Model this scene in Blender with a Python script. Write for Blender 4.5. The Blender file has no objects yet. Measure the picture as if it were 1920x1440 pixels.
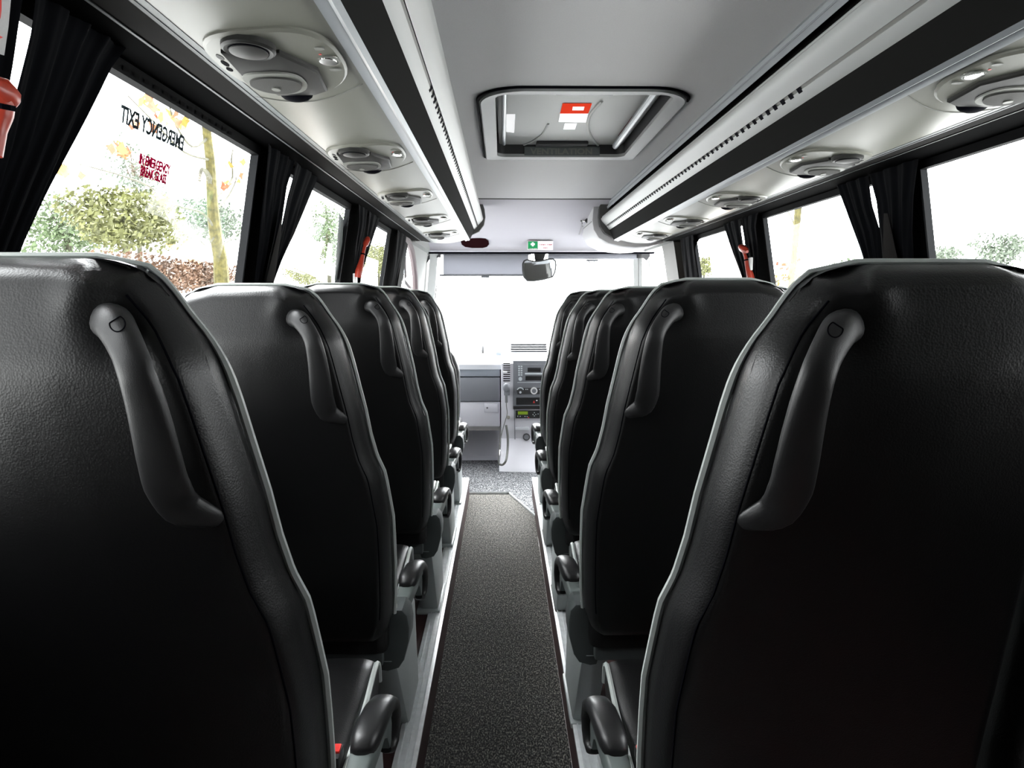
import bpy, bmesh, math, random
from mathutils import Vector, Matrix
random.seed(7)
PI = math.pi
COL = bpy.context.scene.collection
SC = bpy.context.scene

# ------------------------------------------------------------------ camera geometry (used to measure places in the bus)
F = 1340.0
EYE = 1.35
TH = math.atan(158 / F)
YAW = math.atan(18 / math.hypot(F, 158))

def ray(px, py):
    u = px - 960; v = py - 720
    fw = F * math.cos(TH) - v * math.sin(TH); dn = F * math.sin(TH) + v * math.cos(TH)
    return Vector((u * math.cos(YAW) + fw * math.sin(YAW), -u * math.sin(YAW) + fw * math.cos(YAW), -dn))

def atY(px, py, Y):
    r = ray(px, py); s = Y / r.y
    return Vector((r.x * s, Y, EYE + r.z * s))

def atZ(px, py, Z):
    r = ray(px, py); s = (Z - EYE) / r.z
    return Vector((r.x * s, r.y * s, Z))

def atX(px, py, X):
    r = ray(px, py); s = X / r.x
    return Vector((X, r.y * s, EYE + r.z * s))

TUM = 0.173
def glass_x(side, z, inn=0.0):
    if side < 0: return -0.63 - (1.741 - z) * TUM + inn
    return 1.196 + (1.741 - z) * TUM - inn

def atG(px, py, side, inn=0.0):
    """point on the (leaning) left or right window plane"""
    r = ray(px, py)
    # s*rx = x0 + k*(1.741-EYE - s*rz)
    x0 = (-0.63 + inn) if side < 0 else (1.196 - inn)
    k = -TUM if side < 0 else TUM
    s = (x0 + k * (1.741 - EYE)) / (r.x + k * r.z)
    return Vector((r.x * s, r.y * s, EYE + r.z * s))

# ------------------------------------------------------------------ materials
def mat(name, color, rough=0.5, metal=0.0, spec=0.5, bump=0.0, bscale=100.0, var=0.0, vscale=20.0, emit=0.0, coat=0.0, sheen=0.0):
    m = bpy.data.materials.new(name); m.use_nodes = True
    nt = m.node_tree; b = nt.nodes['Principled BSDF']
    c = (*color, 1.0)
    b.inputs['Base Color'].default_value = c
    b.inputs['Roughness'].default_value = rough
    b.inputs['Metallic'].default_value = metal
    b.inputs['Specular IOR Level'].default_value = spec
    b.inputs['Coat Weight'].default_value = coat
    b.inputs['Sheen Weight'].default_value = sheen
    tc = nt.nodes.new('ShaderNodeTexCoord')
    if var > 0:
        n = nt.nodes.new('ShaderNodeTexNoise'); n.inputs['Scale'].default_value = vscale; n.inputs['Detail'].default_value = 4
        nt.links.new(tc.outputs['Object'], n.inputs['Vector'])
        r = nt.nodes.new('ShaderNodeValToRGB')
        r.color_ramp.elements[0].position = 0.3; r.color_ramp.elements[1].position = 0.7
        r.color_ramp.elements[0].color = (*[x * (1 - var) for x in color], 1)
        r.color_ramp.elements[1].color = (*[min(1, x * (1 + var)) for x in color], 1)
        nt.links.new(n.outputs['Fac'], r.inputs['Fac']); nt.links.new(r.outputs['Color'], b.inputs['Base Color'])
    if bump > 0:
        n = nt.nodes.new('ShaderNodeTexNoise'); n.inputs['Scale'].default_value = bscale; n.inputs['Detail'].default_value = 3
        nt.links.new(tc.outputs['Object'], n.inputs['Vector'])
        bp = nt.nodes.new('ShaderNodeBump'); bp.inputs['Strength'].default_value = bump; bp.inputs['Distance'].default_value = 0.002
        nt.links.new(n.outputs['Fac'], bp.inputs['Height']); nt.links.new(bp.outputs['Normal'], b.inputs['Normal'])
    if emit > 0:
        b.inputs['Emission Color'].default_value = c; b.inputs['Emission Strength'].default_value = emit
    return m

def leather_mat():
    m = mat('black_leather', (0.005, 0.005, 0.0055), 0.38, spec=0.45)
    nt = m.node_tree; b = nt.nodes['Principled BSDF']
    tc = nt.nodes.new('ShaderNodeTexCoord')
    v = nt.nodes.new('ShaderNodeTexVoronoi'); v.inputs['Scale'].default_value = 420
    n = nt.nodes.new('ShaderNodeTexNoise'); n.inputs['Scale'].default_value = 60; n.inputs['Detail'].default_value = 5
    mx = nt.nodes.new('ShaderNodeMath'); mx.operation = 'ADD'
    nt.links.new(tc.outputs['Object'], v.inputs['Vector']); nt.links.new(tc.outputs['Object'], n.inputs['Vector'])
    nt.links.new(v.outputs['Distance'], mx.inputs[0]); nt.links.new(n.outputs['Fac'], mx.inputs[1])
    bp = nt.nodes.new('ShaderNodeBump'); bp.inputs['Strength'].default_value = 0.22; bp.inputs['Distance'].default_value = 0.0008
    nt.links.new(mx.outputs[0], bp.inputs['Height']); nt.links.new(bp.outputs['Normal'], b.inputs['Normal'])
    return m

def carpet_mat(name, base, hi):
    m = mat(name, base, 0.95, spec=0.15)
    nt = m.node_tree; b = nt.nodes['Principled BSDF']
    tc = nt.nodes.new('ShaderNodeTexCoord')
    mp = nt.nodes.new('ShaderNodeMapping'); mp.inputs['Scale'].default_value = (1.0, 0.45, 1.0)
    nt.links.new(tc.outputs['Object'], mp.inputs['Vector'])
    n = nt.nodes.new('ShaderNodeTexNoise'); n.inputs['Scale'].default_value = 230; n.inputs['Detail'].default_value = 2
    n2 = nt.nodes.new('ShaderNodeTexNoise'); n2.inputs['Scale'].default_value = 95; n2.inputs['Detail'].default_value = 3
    nt.links.new(mp.outputs['Vector'], n.inputs['Vector']); nt.links.new(mp.outputs['Vector'], n2.inputs['Vector'])
    r = nt.nodes.new('ShaderNodeValToRGB'); e = r.color_ramp.elements
    e[0].position = 0.42; e[0].color = (*[x * 0.35 for x in base], 1); e[1].position = 0.64; e[1].color = (*hi, 1)
    x = e.new(0.53); x.color = (*base, 1)
    nt.links.new(n.outputs['Fac'], r.inputs['Fac'])
    mx = nt.nodes.new('ShaderNodeMix'); mx.data_type = 'RGBA'; mx.blend_type = 'MULTIPLY'; mx.inputs[0].default_value = 0.6
    r2 = nt.nodes.new('ShaderNodeValToRGB'); r2.color_ramp.elements[0].position = 0.35; r2.color_ramp.elements[1].position = 0.65
    r2.color_ramp.elements[0].color = (0.30, 0.30, 0.30, 1); r2.color_ramp.elements[1].color = (1.45, 1.43, 1.4, 1)
    nt.links.new(n2.outputs['Fac'], r2.inputs['Fac'])
    nt.links.new(r.outputs['Color'], mx.inputs[6]); nt.links.new(r2.outputs['Color'], mx.inputs[7])
    nt.links.new(mx.outputs[2], b.inputs['Base Color'])
    bp = nt.nodes.new('ShaderNodeBump'); bp.inputs['Strength'].default_value = 0.8; bp.inputs['Distance'].default_value = 0.003
    nt.links.new(n.outputs['Fac'], bp.inputs['Height']); nt.links.new(bp.outputs['Normal'], b.inputs['Normal'])
    return m

def glass_mat(name, tint=(0.97, 0.985, 0.98), ior=1.35):
    m = bpy.data.materials.new(name); m.use_nodes = True; nt = m.node_tree
    nt.nodes.remove(nt.nodes['Principled BSDF'])
    t = nt.nodes.new('ShaderNodeBsdfTransparent'); t.inputs['Color'].default_value = (*tint, 1)
    g = nt.nodes.new('ShaderNodeBsdfGlossy'); g.inputs['Roughness'].default_value = 0.02
    lw = nt.nodes.new('ShaderNodeLayerWeight'); lw.inputs['Blend'].default_value = 0.5
    pw = nt.nodes.new('ShaderNodeMath'); pw.operation = 'POWER'; pw.inputs[1].default_value = 4.0
    f = nt.nodes.new('ShaderNodeMath'); f.operation = 'MULTIPLY_ADD'; f.inputs[1].default_value = 0.5; f.inputs[2].default_value = 0.03
    nt.links.new(lw.outputs['Facing'], pw.inputs[0]); nt.links.new(pw.outputs[0], f.inputs[0])
    mx = nt.nodes.new('ShaderNodeMixShader')
    nt.links.new(f.outputs[0], mx.inputs[0]); nt.links.new(t.outputs[0], mx.inputs[1]); nt.links.new(g.outputs[0], mx.inputs[2])
    nt.links.new(mx.outputs[0], nt.nodes['Material Output'].inputs['Surface'])
    return m

def film_mat(name, color, alpha):
    """a translucent sticker on a window pane"""
    m = bpy.data.materials.new(name); m.use_nodes = True; nt = m.node_tree
    nt.nodes.remove(nt.nodes['Principled BSDF'])
    t = nt.nodes.new('ShaderNodeBsdfTransparent')
    d = nt.nodes.new('ShaderNodeBsdfTranslucent'); d.inputs['Color'].default_value = (*color, 1)
    mx = nt.nodes.new('ShaderNodeMixShader'); mx.inputs[0].default_value = alpha
    nt.links.new(t.outputs[0], mx.inputs[1]); nt.links.new(d.outputs[0], mx.inputs[2])
    nt.links.new(mx.outputs[0], nt.nodes['Material Output'].inputs['Surface'])
    return m

def fabric_mat(name, color, transl=0.0):
    m = mat(name, color, 0.85, spec=0.04)
    return m

M = dict(
    leather=leather_mat(),
    grip=mat('charcoal_plastic', (0.018, 0.018, 0.019), 0.42, bump=0.12, bscale=900),
    capline=mat('black_gap', (0.002, 0.002, 0.004), 0.8, spec=0.03),
    piping=mat('pale_grey_piping', (0.50, 0.54, 0.52), 0.5),
    shroud=mat('grey_green_plastic', (0.135, 0.158, 0.154), 0.42, bump=0.05, bscale=600),
    fritgrey=mat('frit_grey', (0.008, 0.008, 0.008), 0.9, spec=0.0),
    shroud_dark=mat('dark_grey_plastic', (0.075, 0.086, 0.087), 0.45, bump=0.05, bscale=600),
    pad=mat('black_rubber', (0.017, 0.017, 0.018), 0.36, bump=0.1, bscale=700),
    black=mat('black_plastic', (0.010, 0.010, 0.011), 0.5),
    seatleg=mat('pale_grey_metal', (0.42, 0.46, 0.46), 0.4),
    red=mat('red_plastic', (0.65, 0.035, 0.03), 0.35),
    white=mat('white_plastic', (0.8, 0.8, 0.8), 0.4),
    rail=mat('pale_aluminium_strip', (0.72, 0.75, 0.77), 0.26, metal=0.0, spec=0.8, var=0.10, vscale=35),
    maroon=mat('maroon_vinyl', (0.045, 0.018, 0.018), 0.5, bump=0.1, bscale=300),
    carpet=carpet_mat('speckled_carpet', (0.090, 0.089, 0.088), (0.30, 0.285, 0.25)),
    carpet_sunlit=carpet_mat('speckled_carpet_sunlit', (0.10, 0.105, 0.115), (0.36, 0.37, 0.38)),  # paler copy of the aisle carpet, sunlight put into the colour
    ceiling=mat('grey_ceiling_cloth', (0.47, 0.47, 0.475), 0.9, spec=0.15, bump=0.2, bscale=700, var=0.03, vscale=300),
    header=mat('lilac_grey_panel', (0.42, 0.412, 0.445), 0.8, spec=0.1, bump=0.05, bscale=500),
    rackpanel=mat('satin_beige_grey_panel', (0.155, 0.156, 0.134), 0.40, spec=0.3, bump=0.02, bscale=800),
    racksilver=mat('silver_rail', (0.27, 0.29, 0.305), 0.40, metal=0.3),
    rackface=mat('light_grey_rack_face', (0.32, 0.33, 0.325), 0.42, spec=0.4),
    endcap=mat('grey_end_cap', (0.085, 0.085, 0.085), 0.7, spec=0.1),  # dark grey also stands in for shadow on the locker's rear face
    rackdark=mat('charcoal_trim_cloth', (0.0085, 0.0085, 0.0083), 0.9, spec=0.04),
    rackstrip=mat('brown_grey_strip', (0.0095, 0.0088, 0.0085), 0.9, spec=0.03),
    groove=mat('grey_groove', (0.13, 0.13, 0.12), 0.6),
    ventgrey=mat('vent_grey', (0.022, 0.022, 0.021), 0.5, spec=0.15),
    ventlight=mat('vent_light_grey', (0.16, 0.165, 0.15), 0.5, spec=0.2),
    border=mat('blue_grey_border', (0.135, 0.148, 0.150), 0.5, spec=0.2),
    thinedge=mat('thin_grey_edge', (0.09, 0.095, 0.098), 0.6, spec=0.2),
    spk=mat('speaker_mesh_grey', (0.055, 0.055, 0.052), 0.7, spec=0.1, bump=0.6, bscale=900),
    chrome=mat('chrome', (0.8, 0.8, 0.78), 0.12, metal=1.0),
    wallblack=mat('black_window_trim', (0.0014, 0.0014, 0.0016), 0.9, spec=0.01),
    walllow=mat('dark_wall_cloth', (0.03, 0.03, 0.032), 0.85),
    frame=mat('dark_window_frame', (0.003, 0.003, 0.0035), 0.7, spec=0.04),
    rubber=mat('grey_window_edge', (0.014, 0.015, 0.017), 0.6, spec=0.2),
    curtain=fabric_mat('black_curtain_cloth', (0.0028, 0.003, 0.004)),
    tie=fabric_mat('grey_brown_strap', (0.012, 0.011, 0.0105)),
    glass=glass_mat('window_glass'),
    orange=mat('orange_red_plastic', (0.40, 0.042, 0.022), 0.35),
    pillar=mat('pale_pillar_lining', (0.26, 0.265, 0.258), 0.8, spec=0.1),
    locker=mat('white_locker', (0.46, 0.46, 0.47), 0.5, spec=0.3),
    bpillar=mat('brown_grey_pillar', (0.075, 0.070, 0.062), 0.6),
    blind=mat('lilac_grey_blind', (0.22, 0.225, 0.25), 0.8, spec=0.2),
    blindcloth=film_mat('lilac_blind_cloth', (0.030, 0.031, 0.036), 0.995),
    sensor=mat('dark_maroon_lens', (0.014, 0.004, 0.005), 0.8, spec=0.0),
    green=mat('sign_green', (0.01, 0.22, 0.07), 0.8, spec=0.05),
    sign=mat('sign_white', (0.66, 0.62, 0.64), 0.8, spec=0.05),
    signred=mat('sign_red_ink', (0.55, 0.12, 0.14), 0.5),
    dashtop=mat('pale_dash_top', (0.55, 0.57, 0.60), 0.6),
    dashblue=mat('blue_grey_dash', (0.27, 0.30, 0.335), 0.5, bump=0.15, bscale=500),
    dashmid=mat('mid_grey_dash', (0.17, 0.178, 0.195), 0.5, bump=0.15, bscale=500),
    dashpale=mat('pale_grey_dash', (0.60, 0.60, 0.635), 0.55, bump=0.1, bscale=500),
    dashdark=mat('dark_console', (0.04, 0.04, 0.043), 0.4),
    dashblack=mat('console_black', (0.008, 0.008, 0.009), 0.3),
    btn=mat('pale_button', (0.55, 0.6, 0.62), 0.4),
    lcd=mat('green_display', (0.16, 0.26, 0.01), 0.3, emit=0.25),
    floorpale=mat('pale_grey_floor_plastic', (0.66, 0.66, 0.70), 0.55),
    glove=mat('under_dash_dark', (0.05, 0.05, 0.05), 0.7),
    mirror=mat('mirror_glass', (0.62, 0.65, 0.68), 0.04, metal=1.0),
    hatchpanel=mat('satin_hatch_panel', (0.42, 0.43, 0.42), 0.5, spec=0.1),
    hatchframe=mat('hatch_frame_grey', (0.24, 0.245, 0.245), 0.5, spec=0.3),
    stickred_glow=mat('sticker_red_glow', (0.75, 0.05, 0.02), 0.9, spec=0.0, emit=0.35),  # emission added to brighten the red, though it is no lamp
    patchwhite_glow=mat('patch_white_glow', (0.85, 0.85, 0.86), 0.9, spec=0.0, emit=0.6),  # emission added to brighten the white quads, none of them a lamp
    patchmaroon=mat('patch_maroon', (0.14, 0.035, 0.035), 0.4),
    exitink=mat('grey_letter_ink', (0.03, 0.04, 0.045), 0.9, spec=0.0),
    redink=mat('crimson_letter_ink', (0.30, 0.008, 0.04), 0.9, spec=0.0),
    film=film_mat('pale_sticker_film', (0.9, 0.72, 0.6), 0.5),
    ground=mat('pale_concrete', (0.46, 0.46, 0.45), 0.9, var=0.1, vscale=0.8),
    bark=mat('grey_green_bark', (0.07, 0.068, 0.045), 0.9, bump=0.6, bscale=30, var=0.4, vscale=9),
    lichen=mat('yellow_lichen_bark', (0.085, 0.075, 0.022), 0.9, bump=0.6, bscale=30, var=0.5, vscale=14),
    leafolive=mat('olive_leaves', (0.115, 0.122, 0.040), 0.7, var=0.6, vscale=2.5),
    leafgreen=mat('green_leaves', (0.08, 0.115, 0.052), 0.7, var=0.6, vscale=2.5),
    leaforange=mat('orange_leaves', (0.25, 0.058, 0.010), 0.6, var=0.3, vscale=5),
    leafyellow=mat('yellow_leaves', (0.27, 0.145, 0.018), 0.6, var=0.5, vscale=5),
    leafbrown=mat('russet_leaves', (0.11, 0.062, 0.036), 0.7, var=0.6, vscale=2.5),
    leafpale=mat('pale_grey_green_leaves', (0.10, 0.125, 0.09), 0.7, var=0.5, vscale=2.5),
    vanwhite=mat('white_vehicle_paint', (0.75, 0.76, 0.77), 0.25),
    cabin=mat('green_container_paint', (0.05, 0.28, 0.12), 0.5),
    cabinred=mat('red_container_paint', (0.40, 0.07, 0.06), 0.5),
    render_wall=mat('pale_render', (0.55, 0.5, 0.44), 0.8),
    roof=mat('dark_roof', (0.12, 0.11, 0.11), 0.8),
)

# ------------------------------------------------------------------ mesh builder
class MB:
    def __init__(s): s.v = []; s.f = []
    def add(s, vs, fs):
        o = len(s.v); s.v += [tuple(p) for p in vs]; s.f += [[i + o for i in q] for q in fs]; return s
    def box(s, x0, x1, y0, y1, z0, z1, b=0.0, seg=2):
        if b <= 0:
            vs = [(x0,y0,z0),(x1,y0,z0),(x1,y1,z0),(x0,y1,z0),(x0,y0,z1),(x1,y0,z1),(x1,y1,z1),(x0,y1,z1)]
            return s.add(vs, [[0,3,2,1],[4,5,6,7],[0,1,5,4],[1,2,6,5],[2,3,7,6],[3,0,4,7]])
        bm = bmesh.new(); bmesh.ops.create_cube(bm, size=1)
        for v in bm.verts:
            v.co = Vector(((x0+x1)/2 + v.co.x*(x1-x0), (y0+y1)/2 + v.co.y*(y1-y0), (z0+z1)/2 + v.co.z*(z1-z0)))
        bmesh.ops.bevel(bm, geom=bm.edges[:], offset=b, segments=seg, profile=0.5, affect='EDGES')
        return s.frombm(bm)
    def frombm(s, bm):
        bm.verts.index_update(); bm.normal_update()
        s.add([v.co for v in bm.verts], [[v.index for v in f.verts] for f in bm.faces]); bm.free(); return s
    def prism(s, poly, axis, a, b, bev=0.0, seg=2):
        """poly of 2D points extruded along axis from a to b; x:(y,z) y:(x,z) z:(x,y)"""
        def P(p, t):
            return (t, p[0], p[1]) if axis == 'x' else ((p[0], t, p[1]) if axis == 'y' else (p[0], p[1], t))
        n = len(poly); bm = bmesh.new()
        A = [bm.verts.new(P(p, a)) for p in poly]; B = [bm.verts.new(P(p, b)) for p in poly]
        fa = bm.faces.new(A); fb = bm.faces.new(B[::-1])
        for i in range(n): bm.faces.new((A[i], B[i], B[(i+1) % n], A[(i+1) % n]))
        bmesh.ops.recalc_face_normals(bm, faces=bm.faces[:])
        if bev > 0:
            es = [e for e in bm.edges if (fa in e.link_faces or fb in e.link_faces)]
            bmesh.ops.bevel(bm, geom=es, offset=bev, segments=seg, profile=0.5, affect='EDGES')
        if n > 4:
            bmesh.ops.triangulate(bm, faces=[f for f in bm.faces if len(f.verts) > 6])
        return s.frombm(bm)
    def loft(s, rings, closed=True, cap0=True, cap1=True):
        n = len(rings[0]); vs = [p for r in rings for p in r]; fs = []
        for i in range(len(rings) - 1):
            for j in range(n if closed else n - 1):
                k = (j + 1) % n
                fs.append([i*n+j, i*n+k, (i+1)*n+k, (i+1)*n+j])
        if closed and cap0: fs.append(list(range(n))[::-1])
        if closed and cap1: fs.append([(len(rings)-1)*n + j for j in range(n)])
        return s.add(vs, fs)
    def tube(s, pts, r, n=8, caps=True, rz=None):
        """round tube along pts; r number or list; rz second radius list for ellipses along the binormal"""
        pts = [Vector(p) for p in pts]; rings = []
        up = Vector((0, 0, 1)); prev = None
        for i, p in enumerate(pts):
            t = (pts[min(i+1, len(pts)-1)] - pts[max(i-1, 0)]).normalized()
            if prev is None:
                a = up if abs(t.dot(up)) < 0.95 else Vector((0, 1, 0))
                u = (a - t * a.dot(t)).normalized()
            else:
                u = (prev - t * prev.dot(t)).normalized()
            prev = u; w = t.cross(u)
            ra = r[i] if isinstance(r, (list, tuple)) else r
            rb = ra if rz is None else (rz[i] if isinstance(rz, (list, tuple)) else rz)
            rings.append([p + u * ra * math.cos(2*PI*k/n) + w * rb * math.sin(2*PI*k/n) for k in range(n)])
        return s.loft(rings, True, caps, caps)
    def ellip(s, c, rx, ry, rz, n=16, m=8, lo=-90, hi=90):
        c = Vector(c); rings = []
        for i in range(m + 1):
            a = math.radians(lo + (hi - lo) * i / m)
            rr = max(1e-4, math.cos(a))
            rings.append([c + Vector((rx*rr*math.cos(2*PI*k/n), ry*rr*math.sin(2*PI*k/n), rz*math.sin(a))) for k in range(n)])
        return s.loft(rings)
    def disc(s, c, rx, ry, n=24, z2=None, k=1.0):
        """flat elliptical plug in the xy plane from z to z2, k scales the z2 end"""
        c = Vector(c); z2 = c.z if z2 is None else z2
        r1 = [Vector((c.x + rx*math.cos(2*PI*i/n), c.y + ry*math.sin(2*PI*i/n), c.z)) for i in range(n)]
        r2 = [Vector((c.x + k*rx*math.cos(2*PI*i/n), c.y + k*ry*math.sin(2*PI*i/n), z2)) for i in range(n)]
        return s.loft([r1, r2])
    def quad(s, a, b, c, d): return s.add([a, b, c, d], [[0, 1, 2, 3]])

def root_loc(p):
    v = Vector((0, 0, 0))
    while p is not None:
        v += Vector(p.location); p = p.parent
    return v

def obj(name, mb, m, parent=None, sharp=35, smooth=True, label=None, weld=False):
    me = bpy.data.meshes.new(name)
    off = root_loc(parent)
    me.from_pydata([Vector(p) - off for p in mb.v], [], mb.f); me.update()
    bm = bmesh.new(); bm.from_mesh(me)
    if weld: bmesh.ops.remove_doubles(bm, verts=bm.verts[:], dist=1e-5)
    bmesh.ops.recalc_face_normals(bm, faces=bm.faces[:])
    bm.to_mesh(me); bm.free()
    if smooth:
        me.polygons.foreach_set('use_smooth', [True] * len(me.polygons))
        me.set_sharp_from_angle(angle=math.radians(sharp))
    me.materials.append(m)
    o = bpy.data.objects.new(name, me); COL.objects.link(o)
    if parent is not None: o.parent = parent
    if label: o['label'] = label
    return o

def tag(o, label, cat, group=None, kind=None):
    o['label'] = label; o['category'] = cat
    if group: o['group'] = group
    if kind: o['kind'] = kind
    return o

def thing(name, label, cat, loc=(0, 0, 0), group=None, kind=None):
    o = bpy.data.objects.new(name, None); COL.objects.link(o); o.location = loc; o.empty_display_size = 0.1
    return tag(o, label, cat, group, kind)

def struct(name, mb, m, label, parent=None, **k):
    o = obj(name, mb, m, parent, **k)
    if parent is None: tag(o, label, 'structure', kind='structure')
    return o

def copy_tree(o, parent=None):
    kids = [c for c in CH(o)]
    c = o.copy(); COL.objects.link(c)
    if parent is not None: c.parent = parent
    for k in kids: copy_tree(k, c)
    return c

def CH(o): return [x for x in COL.objects if x.parent == o]

def text(name, body, size, m, parent, origin, xdir, ydir, extr=0.0004, align='LEFT', font_squash=1.0, bold=0.03):
    cu = bpy.data.curves.new(name, 'FONT'); cu.body = body; cu.size = size; cu.extrude = extr
    cu.offset = size*bold; cu.align_x = align; cu.align_y = 'BOTTOM_BASELINE'; cu.resolution_u = 3
    o = bpy.data.objects.new(name, cu); COL.objects.link(o); cu.materials.append(m)
    x = Vector(xdir).normalized(); y = Vector(ydir); y = (y - x * y.dot(x)).normalized(); z = x.cross(y)
    mw = Matrix((( x.x*font_squash, y.x, z.x, 0), (x.y*font_squash, y.y, z.y, 0), (x.z*font_squash, y.z, z.z, 0), (0, 0, 0, 1)))
    off = root_loc(parent)
    mw.translation = Vector(origin) - off
    o.matrix_local = mw
    o.parent = parent
    return o

def to_mesh(o, squash=None):
    bpy.context.view_layer.update()
    if squash: o.matrix_local = o.matrix_local @ Matrix.Diagonal((squash/max(o.dimensions.x, 0.01), 1, 1, 1))
    me = bpy.data.meshes.new_from_object(o.evaluated_get(bpy.context.evaluated_depsgraph_get()))
    n = o.name; mw = o.matrix_local.copy(); p = o.parent
    bpy.data.objects.remove(o)
    c = bpy.data.objects.new('lettering', me); COL.objects.link(c); c.parent = p; c.matrix_local = mw
    return c

def interp(tab, t):
    if t <= tab[0][0]: return tab[0][1]
    for (a, x), (b, y) in zip(tab, tab[1:]):
        if t <= b: return x + (y - x) * (t - a) / (b - a)
    return tab[-1][1]

def spline(pts, n=6):
    """Catmull-Rom through points"""
    P = [Vector(p) for p in pts]; out = []
    for i in range(len(P) - 1):
        p0 = P[max(i-1, 0)]; p1 = P[i]; p2 = P[i+1]; p3 = P[min(i+2, len(P)-1)]
        for k in range(n):
            t = k / n
            out.append(0.5 * ((2*p1) + (p2-p0)*t + (2*p0-5*p1+4*p2-p3)*t*t + (3*p1-p0-3*p2+p3)*t**3))
    out.append(P[-1]); return out

# ------------------------------------------------------------------ passenger seats
REC = 0.19
PY0 = 0.79
AISLE = [(0.545,-0.285),(0.56,-0.262),(0.60,-0.248),(0.66,-0.243),(0.74,-0.240),(0.80,-0.239),(0.86,-0.239),(0.912,-0.245),(0.952,-0.250),(0.976,-0.254),
         (0.993,-0.261),(1.014,-0.269),(1.065,-0.280),(1.122,-0.288),(1.185,-0.300),(1.233,-0.309),(1.267,-0.316),(1.287,-0.322),(1.311,-0.333),
         (1.335,-0.349),(1.359,-0.363),(1.374,-0.374),(1.386,-0.391),(1.392,-0.412),(1.395,-0.440)]
WIN = [(0.545,-0.640),(0.57,-0.655),(0.62,-0.662),(1.20,-0.664),(1.30,-0.666),(1.335,-0.664),(1.36,-0.654),(1.378,-0.636),(1.390,-0.606),(1.395,-0.575)]

def xa(z): return interp(AISLE, z)
def xw(z): return interp(WIN, z)
def ye(z): return PY0 + (1.40 - z) * REC        # plane of the piping
def sw(z): return 0.030 if z < 1.28 else 0.030 - 0.024 * (z - 1.28) / 0.115

OUT = []
for k in range(61): OUT.append((xa(0.545 + 0.85*k/60), 0.545 + 0.85*k/60))
for k in range(61): OUT.append((xw(1.395 - 0.85*k/60), 1.395 - 0.85*k/60))

def edge_dist(x, z):
    best = 9
    n = len(OUT)
    for i in range(n):
        ax, az = OUT[i]; bx, bz = OUT[(i+1) % n]
        dx = bx-ax; dz = bz-az; L = dx*dx + dz*dz
        t = 0 if L < 1e-12 else max(0, min(1, ((x-ax)*dx + (z-az)*dz)/L))
        d = math.hypot(x-ax-dx*t, z-az-dz*t)
        if d < best: best = d
    return best

KNOB = (-0.383, 1.322)
GD = 0.050       # depth of the side gusset
SEAM = 0.019
def depth(x, z):
    """how far the rear leather stands behind the side wall plane"""
    d = edge_dist(x, z)
    R = 0.024
    q = 1 - min(d, R)/R
    y = GD * (1 - q**1.7)**0.75
    y -= 0.0022 * math.exp(-((d-SEAM)/0.0045)**2)
    y += 0.008 * min(1, d/0.15)
    r = math.hypot((x - KNOB[0]), (z - KNOB[1]))
    y -= 0.016 * math.exp(-(r/0.030)**2)
    y += 0.004 * math.exp(-((r-0.060)/0.016)**2) * max(0, min(1, 0.3 + (z-KNOB[1])/0.06)) * (1 + 0.35*math.sin(5*math.atan2(x-KNOB[0], z-KNOB[1])))
    return y
def yrear(x, z): return ye(z) - sw(z) - depth(x, z)

def back_mb():
    mb = MB()
    zs = [0.545,0.549,0.556,0.566,0.58,0.60] + [0.63+0.03*k for k in range(19)] + [1.185+0.0125*k for k in range(12)] + [1.333,1.340,1.347,1.354,1.360,1.366,1.371,1.3755,1.3795,1.383,1.386,1.3885,1.391,1.393,1.3943,1.395]
    us = sorted(set([0,0.002,0.006,0.012,0.02,0.03,0.04,0.05,0.062,0.08,0.11,0.15,0.18] + [0.18+0.64*k/22 for k in range(23)] + [0.82,0.85,0.88,0.90,0.915,0.925,0.935,0.943,0.949,0.955,0.961,0.967,0.973,0.979,0.985,0.990,0.994,0.998,1]))
    nz, nu = len(zs), len(us)
    rear, front = [], []
    for z in zs:
        for u in us:
            x = xw(z) + (xa(z)-xw(z))*u
            rear.append((x, yrear(x, z), z))
    cx = -0.45; cz = 1.0
    for z in zs:
        for u in us:
            x = xw(z) + (xa(z)-xw(z))*u
            d = edge_dist(x, z); f = 1 - (1 - min(d, 0.06)/0.06)**2
            k = 0.055*math.sqrt(max(0, f)) - 0.02*math.exp(-((x-cx)/0.12)**2)*min(1, d/0.1)
            front.append((x, ye(z) + k, z))
    mb.add(rear, [[i*nu+j, i*nu+j+1, (i+1)*nu+j+1, (i+1)*nu+j] for i in range(nz-1) for j in range(nu-1)])
    mb.add(front, [[i*nu+j, (i+1)*nu+j, (i+1)*nu+j+1, i*nu+j+1] for i in range(nz-1) for j in range(nu-1)])
    N = nz*nu
    for i in range(nz-1):
        for j in (0, nu-1):
            a = i*nu+j; b = (i+1)*nu+j
            mb.f.append([a, b, b+N, a+N])
    for j in range(nu-1):
        for i in (0, nz-1):
            a = i*nu+j
            mb.f.append([a, a+1, a+1+N, a+N])
    return mb

def mirror(mb, s, off=-0.046):
    if s > 0: return mb
    mb.v = [(-x + off, y, z) for x, y, z in mb.v]
    return mb

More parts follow.
